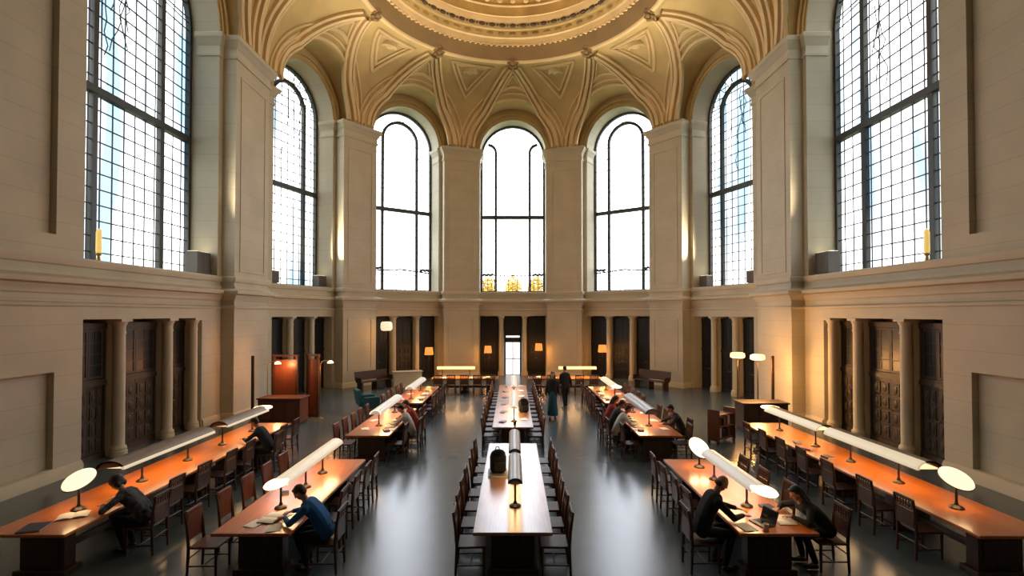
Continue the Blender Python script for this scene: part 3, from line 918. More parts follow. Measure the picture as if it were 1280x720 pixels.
# ------------------------------------------------------------------ hooded table lamps
def half_tube(mb, y0, y1, w, h, z, t=.015, n=14, a0=0, a1=pi, taper=0.):
    """arched hood running along Y"""
    rows = []
    for y in (y0, y1):
        for rr_ in (1, 1-t/h*2):
            rows.append([Vector((w/2*rr_*cos(a0+(a1-a0)*k/n), y, z+h*rr_*sin(a0+(a1-a0)*k/n))) for k in range(n+1)])
    vs = [p for r in rows for p in r]; m = n+1; fs = []
    for k in range(n):
        fs += [(k, k+1, 2*m+k+1, 2*m+k), (m+k, m+k+1, 3*m+k+1, 3*m+k), (k, k+1, m+k+1, m+k), (2*m+k, 2*m+k+1, 3*m+k+1, 3*m+k)]
    fs += [(0, m, 3*m, 2*m), (n, m+n, 3*m+n, 2*m+n)]
    if n > 8: fs += [tuple(range(m)), tuple(range(2*m, 3*m))]
    mb.add(vs, fs)
NLAMP = [0]
def hood_lamp(label, x, y0, y1, w, hz, hood, posts, lip=0, ends=(), power=60, group=None, glow=None, rz=0, tz=TH, hh=None, tilt=0, lipmat=None, lipang=22):
    """lip: -1/+1 gives the lit glass strip on that side; ends: (y, which) lit oval glass ends"""
    cy = (y0+y1)/2; hh = hh or w*.38
    glow = glow or M['glow_soft']
    t = thing('hood_lamp', label, 'table lamp', (x, cy, tz+.002), rz, group)
    Rt = Matrix.Translation((0, 0, hz)) @ Matrix.Rotation(tilt, 4, 'Y') @ Matrix.Translation((0, 0, -hz))
    def mk(mb): mb.v = [tuple(Rt @ Vector(p)) for p in mb.v]; return mb
    a0, a1 = 0, pi
    la = rad(lipang)
    if lip > 0: a0 = la
    if lip < 0: a1 = pi-la
    mb = MB(); half_tube(mb, y0-cy, y1-cy, w, hh, hz, a0=a0, a1=a1); h_ = mk(mb).build('hood', hood, t)
    if lip:
        mb = MB(); half_tube(mb, y0-cy, y1-cy, w, hh, hz, a0=(0 if lip > 0 else pi-la), a1=(la if lip > 0 else pi), n=7)
        mk(mb).build('glass_strip', lipmat or M['hood_cream'], t)
    mb = MB(); mb.box(-w*.40, w*.40, y0-cy+.03, y1-cy-.03, hz+.012, hz+.03); mk(mb).build('diffuser', glow, t)
    for e in ends:
        mb = MB(); yy = (y0-cy-.10) if e < 0 else (y1-cy+.10)
        mb.lathe([(0, .03), (.6, .03), (.92, .012), (1, -.01), (.92, -.03), (.6, -.045), (0, -.05)], 24, mat=Matrix.Translation((0, yy, hz+hh*.62)) @ Matrix.Diagonal((w*.54, .30, 1, 1)))
        mb.m = 0
        mk(mb).build('end_glass', M['glow'], t)
    for y in posts:
        mb = MB(); mb.tube([(0, y-cy, .03), (0, y-cy, hz+.012)], .018, 10)
        p = mb.build('post', M['bronze'], t)
        mb = MB(); mb.lathe([(0, 0), (.10, 0), (.10, .015), (.075, .035), (.035, .05), (.022, .09), (.018, .10)], 20, (0, y-cy, 0)); mb.build('base', M['bronze'], p)
    if power:
        L = bpy.data.lights.new('lamp_light', 'AREA'); L.shape = 'RECTANGLE'; L.size = w*.75; L.size_y = (y1-y0)*.95
        L.energy = power*(y1-y0); L.color = (1, .62, .28)
        lo = bpy.data.objects.new('lamp_light', L); COL.objects.link(lo); lo.parent = t; lo.location = (0, 0, hz-.01)
    return t
def disc_lamp(label, x, y, hz, rx, ry, tilt, group, power=25, tz=TH, mat=None):
    t = thing('disc_lamp', label, 'table lamp', (x, y, tz+.002), 0, group)
    Tm = Matrix.Translation((0, 0, hz)) @ Matrix.Rotation(tilt, 4, 'Y') @ Matrix.Rotation(rad(24), 4, 'X') @ Matrix.Diagonal((rx, ry, 1, 1))
    mb = MB(); mb.lathe([(0, .035), (.55, .032), (.86, .018), (.95, .004), (.97, -.012)], 32, mat=Tm); mb.build('shade', mat or M['hood_cream'], t)
    mb = MB(); mb.lathe([(.97, -.012), (1.0, -.006), (1.0, -.03), (.97, -.035), (.5, -.06), (0, -.065)], 32, mat=Tm); mb.build('rim', M['bronze'], t)
    mb = MB(); mb.tube([(0, 0, .04), (0, 0, hz-.05)], .02, 10); p = mb.build('post', M['bronze'], t)
    mb = MB(); mb.lathe([(0, 0), (.11, 0), (.11, .015), (.08, .04), (.035, .055), (.02, .10)], 20); mb.build('base', M['bronze'], p)
    if power:
        L = bpy.data.lights.new('lamp_light', 'AREA'); L.shape = 'DISK'; L.size = .4; L.energy = power; L.color = (1, .62, .28)
        lo = bpy.data.objects.new('lamp_light', L); COL.objects.link(lo); lo.parent = t; lo.location = (0, 0, hz-.12)
    return t
G = 'hooded reading lamps on the tables'
PWR = 6
M['disc'] = emit('disc_opal_glass', (1, .84, .56), .95, (.85, .78, .62))
# left wall table
disc_lamp('cream oval disc lamp at the near end of the left wall table', WL, 8.55, .50, .18, .28, rad(18), 'oval disc lamps', 3.5, mat=M['disc'])
hood_lamp('brown trough hood lamp on the left wall table, beside the nearest cabinet', WL, 9.2, 12.0, .52, .46, M['hood_brown'], (10.0, 11.4), lip=1, power=PWR, group=G, hh=.15)
hood_lamp('narrower brown hood lamp at the far end of the left wall table, oval end glowing', WL, 12.6, 14.7, .46, .46, M['hood_brown'], (12.75, 14.2), lip=1, ends=(1,), power=PWR, group=G, hh=.14)
# right wall table
disc_lamp('cream oval disc lamp at the near end of the right wall table', WR, 8.62, .50, .19, .29, rad(-18), 'oval disc lamps', 3.5, mat=M['disc'])
hood_lamp('long cream-edged hood lamp in the middle of the right wall table', WR, 9.15, 11.9, .46, .46, M['hood_brown'], (9.9, 11.3), lip=-1, ends=(), power=PWR, group=G, hh=.17, lipmat=M['hood_cream'], lipang=68)
hood_lamp('brown hood lamp at the far end of the right wall table, oval end glowing', WR, 12.2, 14.7, .46, .46, M['hood_brown'], (12.6, 14.3), lip=-1, ends=(1,), power=PWR, group=G, hh=.15, lipmat=M['hood_cream'], lipang=68)
# side tables
hood_lamp('pale hood lamp on the near left table beside the person in blue', LT, 8.55, 11.3, .30, .40, M['hood_cream'], (8.62, 9.65, 10.5), ends=(-1,), power=PWR, group=G)
hood_lamp('bright white hood lamp on the near right table between the two readers', RT, 8.2, 10.35, .32, .40, M['hood_white'], (8.7, 10.1), ends=(-1,), power=PWR, group=G)
disc_lamp('glowing oval disc lamp at the far end of the near right table', RT, 10.9, .42, .19, .34, rad(-6), 'oval disc lamps', 5, mat=M['glow'])
hood_lamp('white hood lamp on the middle left table', LT, 14.5, 17.3, .34, .40, M['hood_white'], (14.9, 16.9), power=PWR, group=G)
hood_lamp('greyish white hood lamp on the middle right table', RT, 14.5, 17.4, .42, .40, M['hood_grey'], (14.9, 16.9), power=PWR, group=G)
hood_lamp('white hood lamp on the far left table', LT, 19.3, 22.0, .34, .40, M['hood_white'], (19.6, 21.6), power=PWR, group=G)
hood_lamp('small hood lamp with a glowing oval end on the far right table', RT, 19.6, 22.2, .34, .40, M['hood_cream'], (19.9, 21.8), ends=(-1,), power=PWR, group=G)
# centre tables
hood_lamp('grey hood lamp on the near centre table, front one of its two', XC+.04, 8.55, 10.15, .25, .42, M['hood_grey'], (8.7, 9.9), power=3, group=G)
hood_lamp('grey hood lamp on the near centre table, rear one of its two', XC+.04, 10.25, 12.0, .25, .46, M['hood_grey'], (10.5, 11.8), power=3, group=G)
hood_lamp('white hood lamp on the middle centre table', XC+.04, 15.3, 18.4, .25, .42, M['hood_white'], (15.5, 18.1), power=8, group=G)
hood_lamp('white hood lamp on the far centre table by the glowing door', XC+.04, 19.7, 22.9, .25, .42, M['hood_white'], (19.9, 22.6), power=8, group=G)
# cross tables
hood_lamp('amber-glowing hood lamp on the cross table left of the glowing door', -2.9, 26.2-.95, 26.2+.95, .34, .42, M['glow_amber'], (25.5, 26.9), power=22, group=G, rz=rad(90))
hood_lamp('amber-glowing hood lamp on the cross table right of the glowing door', 3.3, 26.2-.95, 26.2+.95, .34, .42, M['glow_amber'], (25.5, 26.9), power=22, group=G, rz=rad(90))

# ------------------------------------------------------------------ chairs
def make_chair(panel):
    t = thing('library_chair', 'x', 'chair', (0, 0, 0))
    wm = M['redwood'] if panel else M['chairwood']
    mb = MB(); mb.box(-.225, .225, -.20, .23, .42, .455, bev=.012); mb.build('seat', wm, t)
    for s in (-1, 1):
        mb = MB(); mb.tube([(s*.195, .195, 0), (s*.195, .195, .419)], [.018, .024], 8); mb.build('leg', M['chairwood'], t)
        mb = MB(); mb.tube([(s*.20, -.235, 0), (s*.20, -.215, .44), (s*.20, -.235, .70), (s*.20, -.275, .97)], [.02, .025, .024, .02], 8); mb.build('leg', M['chairwood'], t)
    mb = MB()
    if panel:
        mb.box(-.18, .18, -.262, -.238, .52, .93)
        mb.build('backrest', M['redwood'], t)
        mb = MB(); mb.box(-.20, .20, -.285, -.245, .93, .985, bev=.01); mb.build('top_rail', M['redwood'], t)
    else:
        mb.box(-.19, .19, -.278, -.248, .92, .975, bev=.008); mb.box(-.18, .18, -.262, -.238, .78, .815); 
        mb.build('top_rail', M['chairwood'], t)
        mb = MB()
        for k in range(6):                       # pierced tracery between the two rails
            x = -.15+.06*k; mb.box(x-.011, x+.011, -.264, -.246, .816, .919)
        for k in range(5):
            x = -.12+.06*k; mb.lathe([(.016, -.006), (.024, -.006), (.024, .006), (.016, .006), (.016, -.006)], 8, mat=Matrix.Translation((x, -.256, .868)) @ Matrix.Rotation(pi/2, 4, 'X'))
        mb.build('tracery', M['chairwood'], t)
        mb = MB(); mb.box(-.18, .18, -.252, -.232, .50, .77); mb.build('backrest', M['chairwood'], t)
    mb = MB()
    for s in (-1, 1): mb.tube([(s*.197, .19, .16), (s*.20, -.222, .16)], .012, 6)
    mb.tube([(-.197, 0, .16), (.197, 0, .16)], .012, 6); mb.tube([(-.2, -.222, .27), (.2, -.222, .27)], .012, 6)
    mb.build('stretcher', M['chairwood'], t)
    return t
CH_A = make_chair(False); CH_P = make_chair(True); used = set()
def chairs(key, side, ys, pull, proto=CH_A, panel=False, end='front', jit=.03):
    cx, y0, y1, w = T[key]
    rnd = random.Random(key+side)
    n = len(ys)
    for i, y in enumerate(ys):
        pl = pull[i] if isinstance(pull, (list, tuple)) else pull
        s = -1 if side == 'left' else 1
        x = cx+s*(w/2+pl+rnd.uniform(0, jit))
        rz = rad(-90) if side == 'left' else rad(90)
        rz += rnd.uniform(-.05, .05)
        kind = 'panel-backed' if panel else 'dark wooden'
        where = '%s from the front' % ORD[i]
        lab = '%s chair %s on the %s of the %s' % (kind, where, side, key)
        place(proto, used, (x, y+rnd.uniform(-.02, .02), 0), rz, lab, 'chairs at the reading tables')
def spaced(y0, y1, n): return [y0+(y1-y0)*(k+.5)/n for k in range(n)]
chairs('near centre table', 'left', spaced(7.7, 12.8, 7), .05)
chairs('near centre table', 'right', spaced(7.7, 12.8, 7), .05)
for k in ('middle', 'far'):
    y0, y1 = (14.7, 19.1) if k == 'middle' else (19.13, 23.4)
    chairs(k+' centre table', 'left', spaced(y0+.05, y1-.05, 6), .05)
    chairs(k+' centre table', 'right', spaced(y0+.05, y1-.05, 6), .06)
chairs('near left table', 'left', [8.05, 8.85, 9.65, 10.4, 11.1], .22, CH_P, True)
chairs('near left table', 'right', [8.12, 9.0, 9.75, 10.45, 11.1], [.34, .07, .07, .07, .07])
chairs('near right table', 'left', [8.15, 8.95, 9.65, 10.35, 11.1], [.36, .07, .07, .07, .07])
chairs('near right table', 'right', [8.2, 9.3, 10.1, 10.95], [.42, .2, .1, .1])
for k, (y0, y1) in (('middle', (13.7, 17.6)), ('far', (18.7, 22.9))):
    occL = [.34, .34, .07, .07, .07] if k == 'middle' else .07
    chairs(k+' left table', 'left', spaced(y0+.1, y1-.1, 5), .12, CH_P, True)
    chairs(k+' left table', 'right', spaced(y0+.1, y1-.1, 5), [.07, .34, .34, .07, .07] if k == 'middle' else .07)
    chairs(k+' right table', 'left', spaced(y0+.1, y1-.1, 5), [.07, .36, .41, .36, .07] if k == 'middle' else .07)
    chairs(k+' right table', 'right', spaced(y0+.1, y1-.1, 5), [.07, .34, .07, .07, .07] if k == 'middle' else .07)
chairs('left wall table', 'right', [8.72, 9.6, 10.5, 11.45, 12.3, 13.15, 14.0, 14.8], [.36, .06, .06, .06, .06, .34, .08, .06])
chairs('right wall table', 'left', [8.6, 9.55, 10.6, 11.6, 12.5, 13.4, 14.3], [.05, .05, .08, .06, .06, .06, .06])
# two chairs before each cross table
for nm, xs in (('left', (-3.7, -3.05, -2.4, -1.75, -1.1)), ('right', (1.2, 1.9, 2.6, 3.3, 4.0))):
    for i, x in enumerate(xs):
        place(CH_A, used, (x, 25.58, 0), 0, 'dark wooden chair before the %s cross table, %s from the left' % (nm, ORD[i]), 'chairs before the cross tables')

# ------------------------------------------------------------------ people
def limb(mb, a, b, ra, rb, n=10):
    a, b = Vector(a), Vector(b); d = (b-a)
    q = d.to_track_quat('Z', 'Y').to_matrix().to_4x4(); L = d.length
    prof = [(0.001, -ra)]+[(ra*cos(t), ra*sin(t)) for t in (-pi/3, -pi/6, 0)]+[(rb, L)]+[(rb*cos(t), L+rb*sin(t)) for t in (pi/6, pi/3)]+[(0.001, L+rb)]
    mb.lathe(prof, n, mat=Matrix.Translation(a) @ q)
def fuse(mb, name, mat, parent, vox, smooth=4):
    o = mb.build('tmp', mat)
    m = o.modifiers.new('r', 'REMESH'); m.mode = 'VOXEL'; m.voxel_size = vox; m.use_smooth_shade = True
    s = o.modifiers.new('s', 'SMOOTH'); s.iterations = smooth; s.factor = .5
    dg = bpy.context.evaluated_depsgraph_get(); dg.update()
    me = bpy.data.meshes.new_from_object(o.evaluated_get(dg)); me.name = name
    me.materials.clear(); me.materials.append(mat)
    me.polygons.foreach_set('use_smooth', [True]*len(me.polygons))
    bpy.data.objects.remove(o)
    ob = bpy.data.objects.new(name, me); COL.objects.link(ob); ob.parent = parent
    return ob
def ik(a, b, l1, l2, pole):
    a, b = Vector(a), Vector(b); d = b-a; L = min(d.length, l1+l2-.005); dn = d.normalized()
    x = (l1*l1-l2*l2+L*L)/(2*L); h = sqrt(max(0, l1*l1-x*x))
    p = Vector(pole); p = (p-dn*p.dot(dn)).normalized()
    return a+dn*x+p*h, a+dn*L
def person(label, loc, rz, top, legs, skin, hair, pose='sit', lean=(.3, .55), look=.5, turn=0., hands=((-.14, .60, .835), (.16, .57, .835)),
           hairstyle='short', near=True, skirt=False, group=None, scale=1.):
    t = thing('person', label, 'person', loc, rz, group); t.scale = (scale,)*3
    V = Vector
    sit = pose == 'sit'
    Pv = V((0, 0, .582 if sit else .93))
    a1, a2 = lean; am = (a1+a2)/2
    S1 = Pv+V((0, sin(a1), cos(a1)))*.18; S2 = S1+V((0, sin(am), cos(am)))*.18; CHs = S2+V((0, sin(a2), cos(a2)))*.13
    NB = CHs+V((0, sin(a2), cos(a2)))*.07
    a3 = look*.55; NT = NB+V((0, sin(a3), cos(a3)))*.09
    Rh = Matrix.Translation(NT) @ Matrix.Rotation(turn, 4, 'Z') @ Matrix.Rotation(-look, 4, 'X')
    H = lambda x, y, z: Rh @ V((x, y, z))
    body = MB(); shirt = MB(); pants = MB()
    # head: skull, jaw, brow, nose, lips, ears (face towards +Y)
    body.ell(H(0, .005, .115), (.073, .092, .10), Rh.to_3x3().to_4x4(), 16, 12)
    body.ell(H(0, .04, .055), (.052, .055, .065), Rh.to_3x3().to_4x4(), 12, 10)
    body.ell(H(0, .085, .125), (.045, .014, .012), Rh.to_3x3().to_4x4(), 10, 8)
    limb(body, H(0, .094, .115), H(0, .112, .082), .010, .014, 8)
    body.ell(H(0, .092, .048), (.022, .010, .010), Rh.to_3x3().to_4x4(), 10, 6)
    for s in (-1, 1): body.ell(H(s*.075, -.005, .095), (.010, .022, .034), Rh.to_3x3().to_4x4(), 8, 8)
    limb(body, NB, H(0, -.005, .06), .054, .050, 12)
    # torso
    for a, b, r in ((Pv, S1, .10), (S1, S2, .105), (S2, CHs, .11)):
        for s in (-1, 0, 1): limb(body, a+V((s*.055, 0, 0)), b+V((s*.055, 0, 0)), r-.012, r-.012)
    cl = .014
    for a, b, r in ((Pv, S1, .105), (S1, S2, .11), (S2, CHs, .112)):
        for s in (-1, 0, 1): limb(shirt, a+V((s*.065, 0, 0)), b+V((s*.065, 0, 0)), r+(.014 if a is Pv else .004), r+.004)
    limb(shirt, CHs, NB+V((0, -.01, .0)), .10, .066, 12)
    # arms and hands
    for k, s in enumerate((-1, 1)):
        sh = CHs+V((s*.175, 0, .0))
        el, wr = ik(sh, hands[k], .29, .26, (s*.35, -.4, .02) if sit else (s*.5, -1, -.2))
        limb(body, CHs, sh, .06, .05); limb(body, sh, el, .045, .036); limb(body, el, wr, .036, .026)
        limb(shirt, CHs+V((s*.05, 0, .01)), sh, .085, .066); limb(shirt, sh, el, .062, .05); limb(shirt, el, el+(wr-el)*.93, .05, .037)
        d = (wr-el).normalized()
        if sit: d = V((d.x*.6-s*.15, abs(d.y)+.35, -.05)).normalized()
        up = V((0, 0, 1)) if sit else V((s, 0, 0)); sd = d.cross(up).normalized()
        pc = wr+d*.045
        for q in (-1, 0, 1): limb(body, wr+sd*q*.012, wr+d*.075+sd*q*.022, .014, .012, 8)
        for q, (ln, off) in enumerate(((.062, -.034), (.074, -.012), (.078, .010), (.068, .032))):
            off *= -s
            b0 = wr+d*.078+sd*off; b1 = b0+d*ln*.5+up*(-.006); b2 = b1+d*ln*.42+up*(-.022)
            limb(body, b0, b1, .0092, .0085, 8); limb(body, b1, b2, .0085, .0072, 8)
        th0 = wr+d*.025-sd*(.024*-s)*-1; th0 = wr+d*.025+sd*(s*.026); th1 = th0+d*.03+sd*(s*.026)-up*.004; th2 = th1+d*.028+sd*(s*.004)-up*.008
        limb(body, th0, th1, .012, .0105, 8); limb(body, th1, th2, .0105, .0085, 8)
    # legs
    feet = []
    for s in (-1, 1):
        hp = Pv+V((s*.085, 0, -.005 if sit else -.03))
        if sit: kn = V((s*.12, .41, .54)); an = V((s*.125, .28+.03*s, .10)); to = an+V((0, .13, -.055))
        else: kn = V((s*.09, .02+.05*s, .50)); an = V((s*.09, -.02+.10*s, .10)); to = an+V((0, .13, -.055))
        limb(body, hp, kn, .07, .048); limb(body, kn, an, .046, .032); limb(body, an, to, .03, .026)
        if not skirt: limb(pants, hp, kn, .088, .066); limb(pants, kn, an+V((0, 0, .02)), .064, .048)
        feet.append((an, to))
    if skirt:
        pants.lathe([(.001, .12), (.20, .12), (.215, .14), (.18, .45), (.165, .75), (.145, .98), (.12, 1.05), (.001, 1.06)], 20)
    else:
        for s in (-1, 1): limb(pants, Pv+V((s*.06, 0, 0)), Pv+V((s*.06, .01, .07)), .10, .10)
    vb = .0075 if near else .014; vc = .014 if near else .022
    fuse(body, 'body', skin, t, vb, 2)
    fuse(shirt, 'jacket' if pose == 'sit' else 'top', top, t, vc, 4)
    fuse(pants, 'skirt' if skirt else 'trousers', legs, t, vc, 4)
    for an, to in feet:
        mb = MB(); limb(mb, an+V((0, -.02, -.055)), to+V((0, .03, .005)), .040, .036, 10); fuse(mb, 'shoe', M['cardblack'], t, .012, 3)
    # eyes
    for s in (-1, 1):
        mb = MB(); mb.ell(H(s*.030, .082, .105), (.011, .010, .007), Rh.to_3x3().to_4x4(), 8, 6); mb.build('eye', M['eye'], t)
    # hair
    mb = MB(); Q = Rh.to_3x3().to_4x4()
    if hairstyle != 'bald':
        mb.ell(H(0, -.018, .135), (.084, .092, .092), Q, 16, 12)
        mb.ell(H(0, -.05, .09), (.074, .055, .07), Q, 12, 10)
        mb.ell(H(0, .05, .185), (.055, .04, .028), Q, 12, 8)
        if hairstyle == 'long':
            limb(mb, H(0, -.055, .10), H(0, -.085, -.10), .075, .05)
            for s in (-1, 1): limb(mb, H(s*.062, -.02, .11), H(s*.075, -.04, -.07), .034, .026)
        if hairstyle == 'bushy':
            mb.ell(H(0, -.02, .14), (.11, .115, .115), Q, 16, 12)
            for s in (-1, 1): mb.ell(H(s*.07, -.03, .07), (.05, .06, .07), Q, 12, 8)
    else:
        mb.ell(H(0, -.026, .085), (.079, .074, .052), Q, 14, 10)
    fuse(mb, 'hair', hair, t, .012 if near else .016, 3)
    return t
cloth = lambda n, c: plain(n, c, .85, var=.12, bump=.2, bscale=60)
C_stripe = wood('striped_cloth', (.008, .012, .024), (.12, .125, .14), .85, 2, 2.2)
C_navy = cloth('navy_cloth', (.012, .016, .028)); C_black = cloth('black_cloth', (.009, .009, .010)); C_blue = cloth('bright_blue_cloth', (.015, .14, .42))
C_white = cloth('white_cloth', (.55, .54, .52)); C_red = cloth('red_cloth', (.35, .04, .03)); C_char = cloth('charcoal_cloth', (.02, .02, .022)); C_jean = cloth('dark_denim', (.015, .022, .04))
L_, R_ = rad(90), rad(-90)      # facing -X / +X
ex = lambda key, side, off: T[key][0]+(-1 if side == 'left' else 1)*(T[key][3]/2+off)
person('person in a dark mottled jacket hunched over the near end of the left wall table', (ex('left wall table', 'right', .38), 8.72, 0), L_, C_stripe, C_black, M['skin'], M['hair_black'],
       lean=(.55, .95), look=.8, hands=((-.2, .56, .835), (.16, .62, .835)), hairstyle='bushy')
person('person in a bright blue shirt bent over papers at the near left table', (ex('near left table', 'right', .36), 8.12, 0), L_, C_blue, C_black, M['skin'], M['hair_brown'],
       lean=(.42, .80), look=.75, hands=((-.10, .62, .835), (.14, .60, .835)), hairstyle='short')
person('balding person in a black suit reading at the left of the near right table', (ex('near right table', 'left', .38), 8.15, 0), R_, C_black, C_black, M['skin'], M['hair_brown'],
       lean=(.25, .55), look=.6, hands=((-.12, .58, .835), (.16, .56, .835)), hairstyle='bald', scale=1.05)
person('dark-haired person in black leaning forward at the right of the near right table', (ex('near right table', 'right', .44), 8.2, 0), L_, C_black, C_black, M['skin'], M['hair_black'],
       lean=(.6, .95), look=.55, hands=((-.16, .62, .835), (.18, .66, .835)), hairstyle='long')
person('person in dark clothes seated toward the far end of the left wall table', (ex('left wall table', 'right', .37), 13.15, 0), L_, C_navy, C_black, M['skin'], M['hair_black'],
       lean=(.4, .7), look=.6, near=False)
ym = spaced(13.8, 17.5, 5)
person('person in white at the aisle side of the middle left table, nearer of two', (ex('middle left table', 'right', .37), ym[1], 0), L_, C_white, C_black, M['skin'], M['hair_black'], lean=(.3, .6), look=.6, near=False)
person('person in red at the aisle side of the middle left table, farther of two', (ex('middle left table', 'right', .37), ym[2], 0), L_, C_red, C_jean, M['skin'], M['hair_brown'], lean=(.3, .6), look=.6, near=False)
person('person in white at the aisle side of the middle right table, nearest of three', (ex('middle right table', 'left', .37), ym[1], 0), R_, C_white, C_black, M['skin'], M['hair_brown'], lean=(.35, .65), look=.6, near=False)
person('person in charcoal at the aisle side of the middle right table, between two others', (ex('middle right table', 'left', .37), ym[2], 0), R_, C_char, C_jean, M['skin_dark'], M['hair_black'], lean=(.3, .6), look=.6, near=False)
person('person in red at the aisle side of the middle right table, farthest of three', (ex('middle right table', 'left', .37), ym[3], 0), R_, C_red, C_black, M['skin'], M['hair_black'], lean=(.3, .5), look=.5, near=False, hairstyle='long')
person('person in dark clothes at the wall side of the middle right table', (ex('middle right table', 'right', .37), ym[1], 0), L_, C_char, C_black, M['skin'], M['hair_black'], lean=(.3, .6), look=.6, near=False)
person('person standing in a long teal skirt beside the far centre table', (1.52, 19.6, 0), rad(170), C_char, M['teal'], M['skin'], M['hair_black'], pose='stand', lean=(.02, .06), look=.1,
       hands=((-.26, .06, .86), (.26, .10, .86)), near=False, skirt=True, hairstyle='long')
person('person in black walking in the right aisle, behind the teal skirt', (2.2, 21.6, 0), rad(20), C_black, C_black, M['skin'], M['hair_black'], pose='stand', lean=(.03, .06), look=.1,
       hands=((-.27, .10, .88), (.27, -.06, .88)), near=False)

# ------------------------------------------------------------------ things on the tables
def paper(label, x, y, rz, w=.21, l=.297, mat=None, group='loose papers', z=TH):
    mb = MB(); n = 6
    rows = [[Vector((-w/2+w*i/n, -l/2+l*j/n, .004+.004*sin(i*.9+j*.7)+.003)) for i in range(n+1)] for j in range(n+1)]
    vs = [p for r in rows for p in r]+[p+Vector((0, 0, -.003)) for r in rows for p in r]; m = n+1
    fs = [(j*m+i, j*m+i+1, (j+1)*m+i+1, (j+1)*m+i) for i in range(n) for j in range(n)]
    k = m*m; fs += [tuple(k+q for q in f[::-1]) for f in fs]
    for i in range(n): fs += [(i, i+1, k+i+1, k+i), (n*m+i, n*m+i+1, k+n*m+i+1, k+n*m+i), (i*m, (i+1)*m, k+(i+1)*m, k+i*m), (i*m+n, (i+1)*m+n, k+(i+1)*m+n, k+i*m+n)]
    mb.add(vs, fs); o = mb.build('paper_sheet', mat or M['paper']); o.location = (x, y, z+.001); o.rotation_euler = (0, 0, rz)
    return tag(o, label, 'paper', group)
def book(label, x, y, rz, cover, w=.17, l=.24, h=.035, z=TH, group='books on the tables'):
    t = thing('book', label, 'book', (x, y, z+.001), rz, group)
    mb = MB(); mb.box(-w/2, w/2, -l/2, l/2, 0, .003); mb.box(-w/2, w/2, -l/2, l/2, h-.003, h); mb.box(-w/2, -w/2+.004, -l/2, l/2, .003, h-.003); mb.build('cover', cover, t)
    mb = MB(); mb.box(-w/2+.005, w/2-.006, -l/2+.006, l/2-.006, .0035, h-.0035); mb.build('pages', M['paper'], t)
    return t
def open_book(label, x, y, rz, z=TH, w=.20, l=.27):
    t = thing('open_book', label, 'book', (x, y, z+.001), rz, 'open books')
    mb = MB(); mb.box(-w-.005, w+.005, -l/2-.004, l/2+.004, 0, .004); mb.build('cover', M['cardblack'], t)
    for s in (-1, 1):
        mb = MB(); n = 8; pr = [(s*w*k/n, .006+.022*sin(pi*min(1, (k/n)*1.0))**.7*(1-.3*k/n)+.004) for k in range(n+1)]
        poly = [(0, .0045)]+pr+[(s*w, .0045)]
        mb.prism(poly, -l/2, l/2, lambda a, b, h: Vector((a, h, b))); mb.build('page_block', M['paper'], t)
    return t
def laptop(label, x, y, rz, z=TH, group='laptops'):
    t = thing('laptop', label, 'laptop', (x, y, z+.001), rz, group)
    mb = MB(); mb.box(-.16, .16, -.11, .11, 0, .016, bev=.004); mb.build('base', M['cardblack'], t)
    mb = MB(); mb.box(-.14, .14, -.04, .08, .0165, .019); mb.build('keyboard', M['screen'], t)
    A = Matrix.Translation((0, .112, .012)) @ Matrix.Rotation(rad(-18), 4, 'X')
    mb = MB(); mb.box(-.16, .16, -.005, .005, 0, .21, A); l = mb.build('lid', M['cardblack'], t)
    mb = MB(); mb.box(-.148, .148, -.0075, -.0055, .012, .198, A); mb.build('screen', M['screen'], l)
    return t
def mug(label, x, y, mat, z=TH):
    t = thing('mug', label, 'cup', (x, y, z+.001), random.uniform(0, 6), 'cups on the tables')
    mb = MB(); mb.lathe([(0, 0), (.036, 0), (.04, .006), (.04, .095), (.036, .095), (.036, .01), (0, .01)], 18); mb.build('body', mat, t)
    mb = MB(); mb.tube([(.039, 0, .078), (.062, 0, .07), (.066, 0, .048), (.055, 0, .03), (.039, 0, .024)], .006, 6); mb.build('handle', mat, t)
    return t
def backpack(label, x, y, rz, z=TH, mat=None):
    t = thing('backpack', label, 'bag', (x, y, z+.002), rz)
    mat = mat or C_black
    mb = MB(); mb.box(-.16, .16, -.10, .10, 0, .36, bev=.05); mb.ell((0, .0, .35), (.155, .10, .10), None, 14, 10)
    b = mb.build('sack', mat, t)
    mb = MB(); mb.box(-.12, .12, -.17, -.101, .03, .21, bev=.025); mb.build('front_pocket', mat, t)
    for s in (-1, 1):
        mb = MB(); mb.tube([(s*.09, .09, .37), (s*.10, .17, .30), (s*.10, .18, .17), (s*.09, .10, .06)], .02, 6); mb.build('strap', mat, t)
    mb = MB(); mb.tube([(-.04, .06, .43), (-.03, .06, .48), (.03, .06, .48), (.04, .06, .43)], .01, 6); mb.build('handle', mat, t)
    return t
# centre near table: dark bag on a laptop tray
book('wide grey folder under the black backpack on the near centre table', -.30, 10.45, .05, M['grey_paint'], .40, .50, .03)
backpack('black backpack resting on a grey folder on the near centre table', -.30, 10.50, .25, TH+.032)
# left wall table
open_book('open book at the near end of the left wall table, beside the disc lamp', -7.05, 8.27, .5)
book('navy folder beside the open book at the near corner of the left wall table', -7.25, 7.82, .3, M['cardblue'], .30, .36, .02)
# near left table papers
paper('white paper before the person in blue, nearest sheet', -3.62, 7.82, .3)
paper('white paper before the person in blue, leftmost sheet', -3.98, 7.98, -.25)
paper('white paper before the person in blue, sheet toward the lamp', -3.72, 8.35, .9)
open_book('open book between the papers at the near left table', -3.80, 8.16, 1.4, TH+.012)
book('black notebook beside the lamp post on the near left table', -4.12, 9.3, .4, M['cardblack'], .15, .21, .02)
